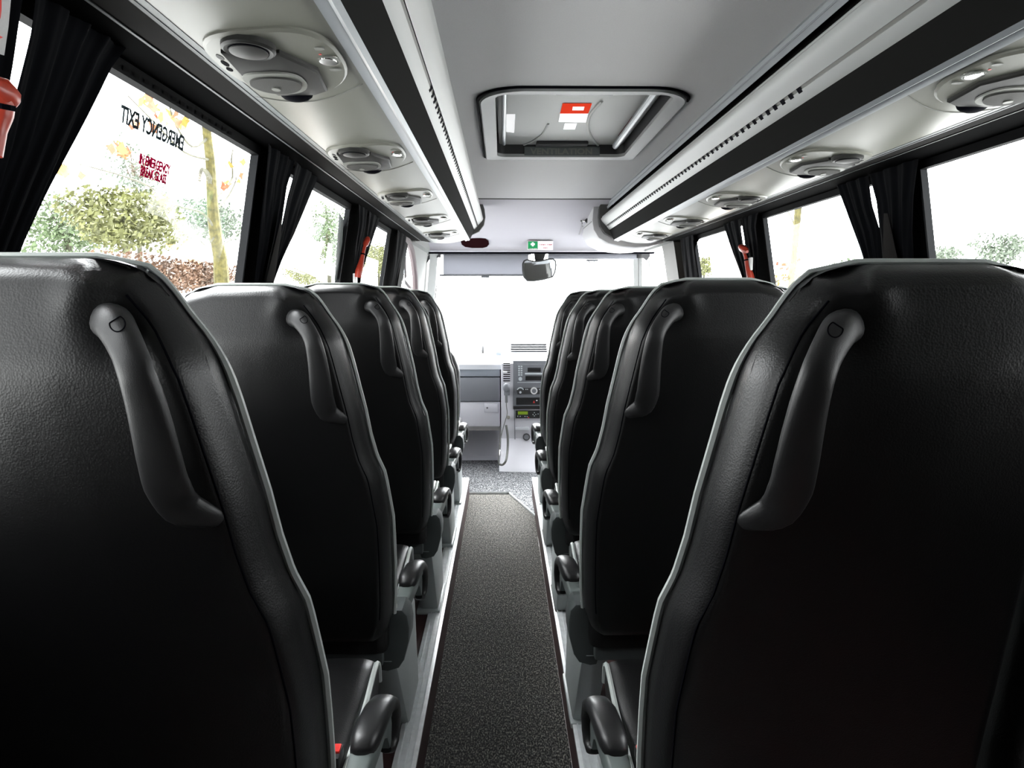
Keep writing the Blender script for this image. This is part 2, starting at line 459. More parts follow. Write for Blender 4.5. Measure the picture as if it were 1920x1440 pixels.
def handle_pts():
    px = [(206,603),(209,604),(216,611),(229,634),(243,664),(256,700),(271,748),(286,805),(299,860),(314,912),(340,950),(385,966),(416,972)]
    off = [0.014,-0.010,-0.026,-0.036,-0.039,-0.040,-0.039,-0.036,-0.032,-0.025,-0.015,-0.004,0.010]
    w = [0.0185,0.0190,0.0185,0.0172,0.0165,0.0172,0.0190,0.0210,0.0228,0.0240,0.0215,0.014,0.008]
    t = [0.0185,0.0185,0.0165,0.0140,0.0125,0.0115,0.0110,0.0110,0.0105,0.0100,0.0095,0.009,0.007]
    out = []
    for p, o in zip(px, off):
        q = atY(*p, 0.70)
        for _ in range(4):
            q = atY(*p, yrear(q.x, q.z) + o)
        out.append(q)
    return out, w, t

def make_seat(s, label):
    def mm(mb): return mirror(mb, s)
    sx = lambda x: x if s > 0 else -x - 0.046
    root = thing('coach_seat', label, 'seat', (sx(-0.45), 1.15, 0.13))
    back = obj('backrest', mm(back_mb()), M['leather'], root, sharp=50)
    # light piping around the backrest
    mb = MB(); pts = []
    N = 70
    for k in range(N+1):
        z = 0.60 + (1.395-0.60)*k/N
        e = 0.005 if z < 1.24 else max(0.0025, 0.005 - 0.03*(z-1.24))
        pts.append(Vector((xa(z)+e, ye(z)+0.001, z + (0.0026 if z > 1.375 else 0))))
    for k in range(1, 8):
        x = xa(1.395) + (xw(1.395)-xa(1.395))*k/8
        pts.append(Vector((x, ye(1.395)+0.001, 1.3978)))
    for k in range(N+1):
        z = 1.395 - (1.395-0.60)*k/N
        pts.append(Vector((xw(z)-0.003, ye(z)+0.001, z + (0.0026 if z > 1.375 else 0))))
    mb.tube(pts, [0.0052 if p.z < 1.26 else max(0.0036, 0.0052 - 0.03*(p.z-1.26)) for p in pts], 6)
    obj('piping', mm(mb), M['piping'], back, label='pale grey piping around the backrest edge')
    # stitched seam beside the aisle gusset
    mb = MB(); pts = []
    for k in range(60):
        z = 0.62 + 0.735*k/59
        x = xa(z) - SEAM*(1.0 if z < 1.27 else 1.0 + 0.35*(z-1.27)/0.11)
        pts.append(Vector((x, yrear(x, z)-0.0001, z)))
    mb.tube(pts, 0.0013, 5)
    obj('seam', mm(mb), M['capline'], back)
    # grab handle
    p, w, t = handle_pts()
    n = 4
    pp = spline(p, n)
    ww = [w[min(i//n, len(w)-1)] + (w[min(i//n+1, len(w)-1)]-w[min(i//n, len(w)-1)])*((i % n)/n) for i in range(len(pp))]
    tt = [t[min(i//n, len(t)-1)] + (t[min(i//n+1, len(t)-1)]-t[min(i//n, len(t)-1)])*((i % n)/n) for i in range(len(pp))]
    mb = MB(); rings = []
    for i, q in enumerate(pp):
        tg = (pp[min(i+1, len(pp)-1)] - pp[max(i-1, 0)]).normalized()
        nrm = Vector((0, -1, 0.18)); 
        a = tg.cross(nrm).normalized(); b = a.cross(tg).normalized()
        ring = []
        for k in range(20):
            an = 2*PI*k/20
            c, sn = math.cos(an), math.sin(an)
            # flatter back, fuller outer side
            ring.append(q + a*ww[i]*math.copysign(abs(c)**0.85, c) + b*tt[i]*math.copysign(abs(sn)**0.85, sn))
        rings.append(ring)
    mb.loft(rings)
    h = obj('grab_handle', mm(mb), M['grip'], root, sharp=60, label='charcoal plastic grab handle')
    # D shaped cap on the handle knob
    from mathutils.bvhtree import BVHTree
    hb = MB(); hb.loft(rings)
    tree = BVHTree.FromPolygons([Vector(v) for v in hb.v], hb.f)
    loop = []
    for k in range(33):
        an = 2*PI*k/32; c, sn = math.cos(an), math.sin(an)
        u, v_ = 15.5*c, 15.5*max(sn, -0.72) if False else 15.5*sn
        if u < -9.5: u = -9.5
        ca, sa = math.cos(math.radians(-32)), math.sin(math.radians(-32))
        qx, qy = 220 - (u*sa - v_*ca)*0.95, 607 + (u*ca + v_*sa)*0.95
        rr = ray(qx, qy).normalized()
        hit = tree.ray_cast(Vector((0, 0, EYE)), rr)
        if hit[0] is not None: loop.append(hit[0] - rr*0.0002)
    loop.append(loop[0])
    mb = MB(); mb.tube(loop, 0.0007, 5, caps=False)
    obj('screw_cap', mm(mb), M['capline'], h)
    # lower back panel
    mb = MB(); mb.box(-0.605, -0.325, 0.965, 1.02, 0.455, 0.575, 0.008)
    mb.box(-0.325, -0.285, 0.985, 1.03, 0.44, 0.60, 0.008)
    obj('lower_back_panel', mm(mb), M['black'], root)
    # cushion
    mb = MB(); rings = []
    prof = [(0.93,0.50),(0.93,0.585),(0.96,0.603),(1.10,0.598),(1.25,0.604),(1.36,0.616),(1.41,0.612),(1.435,0.595),(1.444,0.565),(1.435,0.53),(1.40,0.50)]
    xs = [-0.640,-0.632,-0.615,-0.585,-0.45,-0.325,-0.290,-0.270,-0.262]
    dz = [-0.028,-0.012,-0.003,0,-0.004,0,-0.001,-0.006,-0.016]
    for x, d in zip(xs, dz):
        edge = max(0, -d - 0.004)*0.9
        rings.append([Vector((x, y + (edge if y < 1 else -edge), z + (d if z > 0.56 else -d*0.4))) for y, z in prof])
    mb.loft(rings)
    cu = obj('cushion', mm(mb), M['leather'], root, sharp=50)
    mb = MB(); mb.tube(spline([(-0.259,0.97,0.588),(-0.258,1.10,0.586),(-0.258,1.25,0.592),(-0.260,1.36,0.603),(-0.262,1.412,0.598),(-0.262,1.432,0.580),(-0.262,1.438,0.545)], 5), 0.0055, 6)
    obj('cushion_piping', mm(mb), M['piping'], cu, label='pale grey piping along the cushion edge')
    mb = MB(); mb.box(-0.62, -0.275, 0.95, 1.40, 0.455, 0.502, 0.008)
    obj('seat_pan', mm(mb), M['shroud_dark'], root)
    # pedestals
    mb = MB()
    mb.prism([(0.97,0.46),(1.02,0.40),(1.20,0.142),(1.44,0.142),(1.40,0.30),(1.37,0.46)], 'x', -0.318, -0.246, 0.012)
    mb.box(-0.33, -0.240, 1.18, 1.46, 0.128, 0.146, 0.004)
    obj('pedestal', mm(mb), M['seatleg'], root)
    mb = MB()
    mb.prism([(1.0,0.46),(1.20,0.142),(1.40,0.142),(1.36,0.46)], 'x', -0.60, -0.55, 0.01)
    obj('pedestal', mm(mb), M['seatleg'], root)
    # hinge cover at the aisle side
    px = [(745,1131),(772,1131),(782,1142),(786,1165),(785,1190),(776,1225),(766,1240),(745,1246),(733,1244),(724,1215),(723,1188),(735,1183),(742,1170),(744,1150)]
    poly = [(atY(*p, 1.72).x, atY(*p, 1.72).z) for p in px]
    mb = MB(); mb.prism(poly, 'y', 0.972, 1.06, 0.005)
    hc = obj('hinge_cover', mm(mb), M['shroud_dark'], root)
    # armrest: grey arm, black pad curling down at the front
    def xc(y): return -0.250 + (y-1.0)*0.10
    mb = MB(); rings = []
    path = [(0.995,0.50,0.024,0.020),(1.005,0.535,0.026,0.021),(1.035,0.562,0.024,0.021),(1.09,0.572,0.020,0.0215),(1.16,0.580,0.020,0.021),(1.22,0.585,0.018,0.018),(1.27,0.580,0.012,0.014)]
    P2 = [Vector((xc(y), y, z)) for y, z, a, b in path]
    for i, (y, z, hh, wd) in enumerate(path):
        tg = (P2[min(i+1, len(P2)-1)] - P2[max(i-1, 0)]).normalized()
        a = Vector((1, 0, 0)); b = a.cross(tg).normalized()
        ring = []
        for k in range(16):
            an = 2*PI*k/16; c, sn = math.cos(an), math.sin(an)
            ring.append(P2[i] + a*wd*math.copysign(abs(c)**0.4, c) + b*hh*math.copysign(abs(sn)**0.4, sn))
        rings.append(ring)
    mb.loft(rings)
    mb.prism([(1.17,0.60),(1.24,0.600),(1.285,0.575),(1.295,0.54),(1.285,0.508),(1.268,0.505),(1.245,0.54),(1.21,0.562),(1.17,0.57)], 'x', xc(1.24)-0.010, xc(1.24)+0.012, 0.003)
    ar = obj('armrest', mm(mb), M['shroud'], root, sharp=40)
    mb = MB(); rings = []
    path = [(1.118,0.590,0.006,0.010),(1.124,0.594,0.016,0.020),(1.145,0.601,0.020,0.0255),(1.18,0.606,0.019,0.0265),(1.225,0.608,0.017,0.026),(1.262,0.600,0.016,0.0245),(1.292,0.580,0.015,0.023),(1.308,0.550,0.013,0.021),(1.310,0.520,0.012,0.019),(1.300,0.500,0.011,0.018),(1.284,0.494,0.010,0.016),(1.272,0.500,0.006,0.010)]
    P2 = [Vector((xc(y), y, z)) for y, z, a, b in path]
    for i, (y, z, hh, wd) in enumerate(path):
        tg = (P2[min(i+1, len(P2)-1)] - P2[max(i-1, 0)]).normalized()
        a = Vector((1, 0, 0)); b = a.cross(tg).normalized()
        ring = []
        for k in range(18):
            an = 2*PI*k/18; c, sn = math.cos(an), math.sin(an)
            ring.append(P2[i] + a*wd*math.copysign(abs(c)**0.8, c) + b*hh*math.copysign(abs(sn)**0.8, sn))
        rings.append(ring)
    mb.loft(rings)
    obj('armrest_pad', mm(mb), M['pad'], ar, sharp=60, label='black padded armrest grip')
    # belt buckle and white latch tab
    mb = MB(); mb.box(-0.290, -0.267, 1.085, 1.125, 0.590, 0.610, 0.003)
    bk = obj('buckle', mm(mb), M['black'], root)
    mb = MB(); mb.box(-0.286, -0.269, 1.098, 1.120, 0.608, 0.614, 0.002)
    obj('release_button', mm(mb), M['red'], bk, label='red belt release button')
    mb = MB(); mb.box(-0.252, -0.239, 0.955, 0.965, 0.604, 0.616, 0.002)
    obj('latch_tab', mm(mb), M['white'], root, label='small white latch tab')
    return root

ROWN = ['nearest to the camera', 'second from the camera', 'third from the camera', 'fourth from the camera', 'farthest from the camera']
PITCH = 0.742
left_dx = [0.0, -0.024, -0.006, -0.006, -0.008]
left_dz = [0.0, -0.016, 0.002, 0.006, 0.002]
right_dx = [0.0, 0.0, 0.006, 0.010, 0.020]
right_dz = [-0.006, -0.004, -0.008, -0.008, -0.004]
seatL = make_seat(1, ''); seatR = make_seat(-1, '')
for side, proto, dxs, dzs in (('left', seatL, left_dx, left_dz), ('right', seatR, right_dx, right_dz)):
    base = Vector(proto.location)
    copies = [proto] + [copy_tree(proto) for _ in range(4)]
    for i, o in enumerate(copies):
        o.location = base + Vector((dxs[i], PITCH*i, dzs[i]))
        o['label'] = f'black leather coach seat on the {side} of the aisle, {ROWN[i]}'
        o['category'] = 'seat'; o['group'] = f'coach seats along the {side} of the aisle'
base = seatL.location.copy()
for i in range(5):
    o = copy_tree(seatL); o.location = base + Vector((1.310 + right_dx[i], PITCH*i, right_dz[i]))
    o['label'] = f'black leather window-side seat against the right wall, {ROWN[i]}'
    o['category'] = 'seat'; o['group'] = 'window seats along the right wall'

# ------------------------------------------------------------------ floor, platforms, step
Y0, YE = -1.1, 4.80
mb = MB()
A = [(-0.233, Y0), (0.201, Y0), (0.201, 4.36), (0.209, 4.356), (0.047, 4.893), (-0.253, 4.897), (-0.233, 4.7)]
mb.prism(A, 'z', -0.02, 0.0)
struct('floor', mb, M['carpet'], 'speckled charcoal carpet down the aisle')
mb = MB(); mb.quad((-0.80, 4.3, -0.12), (1.40, 4.3, -0.12), (1.40, 6.6, -0.12), (-0.80, 6.6, -0.12))
struct('floor_cab', mb, M['carpet_sunlit'], 'speckled carpet of the cab floor beyond the step, coloured paler as sunlit')
# step nosing
n1 = atZ(875, 925, 0.004); n2 = atZ(955, 925, 0.004); n3 = atZ(1006, 969, 0.004)
mb = MB(); mb.tube([n1, n2, n3], 0.012, 6, rz=0.006); struct('trim_4', mb, M['rail'], 'pale metal nosing along the angled step edge')
mb = MB()
for a, b in ((n1, n2), (n2, n3)):
    mb.quad(a + Vector((0, .01, 0)), b + Vector((0, .01, 0)), b + Vector((0, .01, -.124)), a + Vector((0, .01, -.124)))
struct('trim_5', mb, M['black'], 'black step riser')
for side, xi, xo, nm in ((-1, -0.230, -0.775, 'left'), (1, 0.2015, 1.33, 'right')):
    mb = MB(); mb.box(min(xi, xo), max(xi, xo), Y0, YE, 0.0, 0.13)
    struct('floor_platform_' + nm, mb, M['maroon'], f'maroon raised seat platform on the {nm}')
    mb = MB(); w = 0.062
    a, b = (xi - w, xi + 0.002) if side < 0 else (xi - 0.002, xi + w)
    mb.box(a, b, Y0, YE, 0.128, 0.138, 0.003)
    e = xi if side < 0 else xi
    for k in range(3):
        g = a + 0.012 + 0.018*k
        mb.box(g, g+0.004, Y0, YE, 0.136, 0.1405)
    struct('trim_1' if side < 0 else 'trim_2', mb, M['rail'], f'pale aluminium rail along the {nm} platform edge')

# ------------------------------------------------------------------ side walls, windows
def wall_pts(side, y, z, inn=0.0): return Vector((glass_x(side, z, inn), y, z))
WTOP = 1.741
SILL = 1.08
def panel(side, y0, y1, z0, z1, inn, th):
    """slab lying on the window plane"""
    mb = MB(); s = 1 if side < 0 else -1
    vs = []
    for i in (inn, inn - th):
        for y, z in ((y0, z0), (y1, z0), (y1, z1), (y0, z1)):
            vs.append(wall_pts(side, y, z, i))
    mb.add(vs, [[0,1,2,3],[7,6,5,4],[0,4,5,1],[1,5,6,2],[2,6,7,3],[3,7,4,0]])
    return mb
def merge(*ms):
    o = MB()
    for m in ms: o.add(m.v, m.f)
    return o

wins = {-1: [(-1.05, 0.80), (0.95, None), (2.16, None), (3.62, None)], 1: [(-1.05, None), (2.33, None), (3.62, None)]}
yl1 = atG(483, 270, -1).y; yl2 = atG(655, 380, -1).y; yl3 = atG(729, 443, -1).y
yr1 = atG(1727, 300, 1).y; yr2 = atG(1432, 400, 1).y; yr3 = atG(1303, 452, 1).y
wins[-1] = [(0.25, 0.84), (0.95, yl1), (2.16, yl2), (3.45, yl3)]
wins[1] = [(0.25, yr1), (2.33, yr2), (3.60, yr3)]
nwin = 0
for side, nm in ((-1, 'left'), (1, 'right')):
    W = wins[side]
    xi = -0.775 if side < 0 else 1.33
    yend = 4.80 if side < 0 else 5.2
    parts = [panel(side, Y0, yend, SILL - 0.03, SILL, 0.03, 0.07), panel(side, Y0, yend, WTOP, 2.02, 0.0, 0.05)]
    edges = [Y0] + [e for w in W for e in w] + [yend]
    for a, b in zip(edges[0::2], edges[1::2]):
        parts.append(panel(side, a, b, SILL - 0.02, WTOP + 0.02, 0.004, 0.017))
    x1 = xi + (-0.03 if side < 0 else 0.03)
    lo = MB(); lo.box(min(xi, x1), max(xi, x1), Y0, yend, -0.12, SILL)
    parts.append(lo)
    # flat soffit from the rack out to the top of the glass
    so = MB()
    a = -0.53 if side < 0 else 1.06
    b = -0.66 if side < 0 else 1.226
    so.box(min(a, b), max(a, b), Y0, YE + 0.1, 1.7425, 1.78)
    parts.append(so)
    struct('wall_' + nm, merge(*parts), M['wallblack'], f'black {nm} side wall with pillars between the windows')
    for k, (a, b) in enumerate(W):
        nwin += 1
        root = thing(f'window_{nwin}', f'{nm} side window, number {k+1} from the rear', 'window', (glass_x(side, 1.4), (a+b)/2, 1.4), kind='structure')
        last = (k == len(W)-1)
        # arched corner for the front windows
        gl = MB().quad(wall_pts(side, a-0.02, SILL, -0.012), wall_pts(side, b+0.02, SILL, -0.012), wall_pts(side, b+0.02, WTOP+0.015, -0.012), wall_pts(side, a-0.02, WTOP+0.015, -0.012))
        obj('pane', gl, M['glass'], root, smooth=False)
        fr = merge(panel(side, b - 0.004, b + 0.004, SILL, WTOP, 0.007, 0.02), panel(side, a - 0.004, a + 0.004, SILL, WTOP, 0.007, 0.02))
        obj('frame_edge', fr, M['rubber'], root)
        tr = panel(side, a, b, WTOP - 0.022, WTOP, 0.010, 0.02)
        obj('top_trim', tr, M['frame'], root)
        if last:
            # curved filler in the upper front corner
            mb = MB(); pts = []
            R = 0.30 if side < 0 else 0.42
            H = 0.13 if side < 0 else 0.10
            ctr = wall_pts(side, b, WTOP, 0.008)
            fan = [ctr]
            for q in range(11):
                t = q/10*PI/2
                fan.append(wall_pts(side, b - R + R*math.sin(t), WTOP - H + H*math.cos(t), 0.008))
            mb.add(fan, [[0, i, i+1] for i in range(1, 11)])
            obj('corner_filler', mb, M['frame'], root)
        if side < 0 and k == 1:
            mb = MB()
            for q in range(14):
                y = a + 0.28 + q*0.035
                mb.add([wall_pts(side, y + u, WTOP - 0.017 + w, 0.0125) for u, w in ((0,0),(0.018,0),(0.018,0.007),(0,0.007))], [[0,1,2,3]])
            obj('frit_dots', mb, M['fritgrey'], root)
        if side < 0 and k == 2:
            # grey sliding sash bar with a pointed top
            pts = [(627,525),(636,398),(644,412),(639,525)]
            mb = MB()
            mb.add([atG(*p, -1, -0.004) for p in pts] + [atG(*p, -1, -0.010) for p in pts], [[0,1,2,3],[7,6,5,4],[0,4,5,1],[1,5,6,2],[2,6,7,3]])
            obj('sliding_sash', mb, M['shroud'], root)
mb = MB(); mb.box(-0.85, 1.40, Y0-0.03, Y0, -0.1, 2.05)
struct('wall_rear', mb, M['walllow'], 'dark rear wall behind the camera')

# ------------------------------------------------------------------ ceiling with the roof hatch opening
CZ = 2.0
HX0, HX1, HY0, HY1 = -0.022, 0.548, 2.335, 3.325
mb = MB()
XL, XR = -0.66, 1.20
def cq(x0, x1, y0, y1): mb.quad((x0,y0,CZ),(x1,y0,CZ),(x1,y1,CZ),(x0,y1,CZ))
cq(XL, HX0, Y0, 4.76); cq(HX1, XR, Y0, 4.76); cq(HX0, HX1, Y0, HY0); cq(HX0, HX1, HY1, 4.76)
struct('ceiling', mb, M['ceiling'], 'grey cloth ceiling', smooth=False)

def rrect(x0, x1, y0, y1, rn, rf, n=10):
    """rounded rectangle, counter-clockwise from the near left corner; rn near radius, rf far radius"""
    P = []
    for cx, cy, r, a0 in ((x0+rn, y0+rn, rn, 180), (x1-rn, y0+rn, rn, 270), (x1-rf, y1-rf, rf, 0), (x0+rf, y1-rf, rf, 90)):
        for k in range(n+1):
            a = math.radians(a0 + 90*k/n); P.append((cx + r*math.cos(a), cy + r*math.sin(a)))
    return P
hat = thing('roof_hatch', 'grey roof hatch with a recessed panel and red sticker in the ceiling', 'roof hatch', (0.265, 2.83, CZ))
o_ = rrect(-0.075, 0.602, 2.285, 3.37, 0.15, 0.02); i_ = rrect(HX0, HX1, HY0, HY1, 0.05, 0.04)
mb = MB()
mb.loft([[Vector((x, y, CZ-0.001)) for x, y in o_], [Vector((x, y, CZ-0.010)) for x, y in o_], [Vector((x*0.985+0.265*0.015, y, CZ-0.014)) for x, y in o_],
         [Vector((x, y, CZ-0.010)) for x, y in i_], [Vector((x, y, CZ+0.004)) for x, y in i_]], True, False, False)
obj('hatch_frame', mb, M['hatchframe'], hat, sharp=30)
mb = MB(); pts = [Vector((x, y, CZ-0.003)) for x, y in rrect(-0.081, 0.608, 2.279, 3.376, 0.15, 0.02)]
near = pts[-1:] + pts[:24]
full = pts[33:] + pts[:22]
mb.tube(full, 0.0045, 5); obj('outline_gap', mb, M['capline'], hat)
mb = MB(); mb.loft([[Vector((x, y, CZ+0.004)) for x, y in i_], [Vector((x, y, CZ+0.09)) for x, y in i_]], True, False, True)
obj('recess_wall', mb, M['black'], hat)
PZ = CZ + 0.045
mb = MB(); mb.prism(rrect(HX0+0.006, HX1-0.006, 2.30, 3.395-0.05, 0.05, 0.05), 'z', PZ, PZ+0.01, 0.003)
pn = obj('hatch_panel', mb, M['hatchpanel'], hat)
mb = MB()
mb.tube(spline([atZ(1128,190,PZ-.001), atZ(1107,215,PZ-.001), atZ(1103,240,PZ-.001), atZ(1112,262,PZ-.001), atZ(1131,281,PZ-.001)], 6), 0.006, 6)
mb.tube(spline([atZ(1028,232,PZ-.001), atZ(1018,250,PZ-.001), atZ(1000,264,PZ-.001), atZ(970,276,PZ-.001)], 6), 0.005, 6)
obj('moulded_ridge', mb, M['hatchpanel'], pn)
mb = MB(); mb.tube([(HX1-0.045, 2.36, CZ+0.028), (HX1-0.045, 3.27, CZ+0.028)], 0.014, 10)
obj('side_bar', mb, M['racksilver'], hat)
mb = MB(); mb.tube([(HX0+0.03, 2.36, CZ+0.036), (HX0+0.03, 3.27, CZ+0.036)], 0.008, 8)
obj('side_bar', mb, M['racksilver'], hat)
mb = MB(); mb.box(0.172, 0.365, 2.335, 2.42, CZ+0.01, CZ+0.04, 0.006); obj('handle', mb, M['black'], hat)
mb = MB(); mb.box(0.15, 0.38, 3.24, 3.30, CZ+0.028, CZ+0.044, 0.005); obj('handle', mb, M['black'], hat)
def zrect(px, z): return [atZ(*p, z) for p in px]
st = MB(); st.add(zrect([(1055,194),(1110,194),(1103,213),(1050,213)], PZ-0.002), [[0,1,2,3]])
s1 = obj('red_sticker', st, M['stickred_glow'], hat, label='red top half of the square instruction sticker')
st = MB(); st.add(zrect([(1050,213),(1103,213),(1099,230),(1047,229)], PZ-0.002), [[0,1,2,3]])
st.add(zrect([(1074,200),(1096,200),(1094,207),(1073,207)], PZ-0.003), [[0,1,2,3]])
obj('white_patch', st, M['patchwhite_glow'], hat, label='white lower half of the instruction sticker')
st = MB(); st.add(zrect([(1059,231),(1082,231),(1078,243),(1056,243)], PZ-0.002), [[0,1,2,3]])
obj('white_patch', st, M['patchwhite_glow'], hat, label='small white patch below the red sticker')  # plain white quad just under the hatch panel
st = MB(); st.add(zrect([(948,214),(966,214),(964,249),(947,247)], PZ-0.002), [[0,1,2,3]])
obj('white_patch', st, M['patchwhite_glow'], hat, label='white strip patch at the left of the panel')  # plain white quad near the panel's left edge
st = MB(); st.add(zrect([(1185,218),(1199,219),(1173,256),(1158,255)], PZ-0.002), [[0,1,2,3]])
obj('maroon_patch', st, M['patchmaroon'], hat, label='maroon strip patch at the right of the panel')  # plain maroon quad near the panel's right edge
mb = MB(); mb.box(0.10, 0.44, HY1-0.006, HY1-0.002, CZ-0.004, CZ+0.034); lp = obj('label_plate', mb, M['shroud_dark'], hat)
to_mesh(text('lettering', 'VENTILATION', 0.036, M['groove'], lp, (0.128, HY1-0.007, CZ+0.002), (1,0,0), (0,0,1)), 0.28)

# ------------------------------------------------------------------ luggage racks
LP = dict(A=(-0.542,0.391), B=(-0.471,0.379), C=(-0.2485,0.397), D=(-0.216,0.398), E=(-0.1866,0.464), F=(-0.166,0.485), F2=(-0.161,0.4915), G=(-0.127,0.534))
CX2 = 0.53
def rackx(side, x): return x if side < 0 else CX2 - x
def strip(side, prof, y0=Y0, y1=4.86, back=0.012):
    """extruded strip with a little thickness behind it"""
    mb = MB()
    P = [Vector((rackx(side, x), 0, EYE+h)) for x, h in prof]
    Q = [Vector((rackx(side, x - back*0.6), 0, EYE+h+back)) for x, h in prof]
    r0 = [p + Vector((0, y0, 0)) for p in P] + [q + Vector((0, y0, 0)) for q in Q[::-1]]
    r1 = [p + Vector((0, y1, 0)) for p in P] + [q + Vector((0, y1, 0)) for q in Q[::-1]]
    mb.loft([r0, r1]); return mb
RIM = {}
for side, nm in ((-1, 'left'), (1, 'right')):
    root = thing('luggage_rack', f'long grey overhead luggage rack along the {nm} side', 'luggage rack', (rackx(side, -0.35), 2.0, EYE+0.39), 'overhead luggage racks')
    RIM[side] = root
    L = LP
    body = MB()
    bp = [(-0.62,0.655),(-0.62,0.42),L['A'],(-0.471,0.392),(-0.2485,0.41),(-0.225,0.41),(-0.205,0.464),(-0.185,0.49),(-0.160,0.54),(-0.168,0.575),(-0.21,0.59),(-0.21,0.655)]
    body.prism([(rackx(side, x), EYE+h) for x, h in bp], 'y', Y0, 4.85)
    obj('rack_body', body, M['rackdark'], root)
    mid = []
    for k in range(9):
        t = k/8; x = L['B'][0] + (L['C'][0]-L['B'][0])*t; h = L['B'][1] + (L['C'][1]-L['B'][1])*t - 0.012*math.sin(PI*t)
        mid.append((x, h))
    obj('service_panel', strip(side, mid), M['rackpanel'], root, label='satin beige-grey underside panel')
    obj('border_strip', strip(side, [(-0.472,0.3782), (-0.452,0.3765)], back=0.004), M['border'], root)
    obj('window_side_strip', strip(side, [L['B'], (-0.492,0.3825), L['A'], (-0.545,0.396)]), M['rackstrip'], root)
    obj('thin_edge', strip(side, [(-0.474,0.3775), (-0.466,0.3765)], back=0.006), M['thinedge'], root)
    obj('thin_edge', strip(side, [(-0.546,0.389), (-0.540,0.388)], back=0.006), M['thinedge'], root)
    obj('grip_rail', strip(side, [L['C'], (-0.246,0.388), (-0.236,0.3905), (-0.231,0.394), (-0.224,0.391), L['D']]), M['racksilver'], root)
    obj('cloth_band', strip(side, [L['D'], L['E']]), M['rackdark'], root, label='charcoal cloth band')
    obj('lower_face', strip(side, [L['E'], (-0.178,0.470), L['F']]), M['rackface'], root)
    obj('slot_groove', strip(side, [(-0.168,0.486), (-0.163,0.4925)], back=0.004), M['groove'], root)
    up = [L['F2'], (-0.147,0.506), (-0.134,0.520), L['G'], (-0.1285,0.5385), (-0.136,0.5425), (-0.155,0.545)]
    obj('upper_face', strip(side, up), M['rackface'], root, sharp=80)
    mb = MB(); y = 1.72
    while y < 4.8:
        vs = []
        for yy in (y, y+0.022):
            for x, h in ((-0.1705,0.4815), (-0.1605,0.4945)):
                vs.append(Vector((rackx(side, x+0.0012), yy, EYE+h-0.0008)))
        mb.add(vs, [[0,1,3,2]]); y += 0.05
    obj('perforation_pattern', mb, M['capline'], root)
    obj('ceiling_rail', strip(side, [(-0.17,0.60), (-0.166,0.615), (-0.176,0.628), (-0.172,0.640), (-0.179,0.656)], back=0.01), M['racksilver'], root)
    if side < 0:
        cap = [(-0.137,0.652),(-0.118,0.60),(-0.112,0.548),(-0.122,0.495),(-0.155,0.452),(-0.22,0.422),(-0.30,0.407),(-0.37,0.402),(-0.46,0.408),(-0.53,0.425),(-0.60,0.46),(-0.655,0.51),(-0.655,0.652)]
        mb = MB(); mb.prism([(x, EYE+h) for x, h in cap], 'y', 4.85, 4.89, 0.006)
        obj('end_cap', mb, M['endcap'], root)
    else:
        cap = [(CX2-x, h) for x, h in [(-0.13,0.652),(-0.115,0.60),(-0.112,0.548),(-0.122,0.49),(-0.155,0.442),(-0.22,0.408),(-0.30,0.390),(-0.37,0.385),(-0.46,0.39),(-0.53,0.41),(-0.60,0.45),(-0.655,0.51),(-0.655,0.652)]]
        mb = MB(); mb.prism([(x, EYE+h) for x, h in cap], 'y', 4.85, 4.90, 0.006)
        obj('end_cap', mb, M['endcap'], root)
# locker in front of the right rack
lk = thing('overhead_locker', 'white overhead locker with a lock and keys at the front of the right rack', 'locker', (0.9, 5.25, EYE+0.4))
cap = [(CX2-x, h) for x, h in [(-0.085,0.652),(-0.078,0.58),(-0.075,0.53),(-0.085,0.47),(-0.12,0.415),(-0.19,0.378),(-0.28,0.358),(-0.37,0.352),(-0.46,0.357),(-0.55,0.38),(-0.62,0.43),(-0.65,0.5),(-0.65,0.652)]]
mb = MB(); mb.prism([(x, EYE+h) for x, h in cap], 'y', 4.905, 5.55, 0.01)
obj('locker_body', mb, M['locker'], lk, sharp=40)
mb = MB(); mb.tube([(CX2+0.0735, 4.93, EYE+0.525), (CX2+0.0735, 5.54, EYE+0.525)], 0.0025, 5); obj('door_gap', mb, M['groove'], lk)
q = Vector((CX2+0.075, 5.22, EYE+0.565))
mb = MB(); mb.box(q.x-0.006, q.x+0.004, q.y-0.03, q.y-0.005, q.z-0.02, q.z+0.02, 0.002); mb.tube([q, q+Vector((-0.012,0,0))], 0.012, 10); lo = obj('lock', mb, M['black'], lk)
mb = MB(); mb.tube([q+Vector((-0.012,0,0)), q+Vector((-0.022,0,0.0))], 0.009, 10); mb.box(q.x-0.045, q.x-0.02, q.y-0.002, q.y+0.002, q.z-0.01, q.z+0.012, 0.001)
mb.tube([q+Vector((-0.035,0,-0.01)), q+Vector((-0.032,0.005,-0.04)), q+Vector((-0.045,0,-0.075)), q+Vector((-0.055,0,-0.10))], [0.003,0.009,0.007,0.004], 6)
obj('keys', mb, M['chrome'], lo, label='small bunch of keys hanging from the lock')

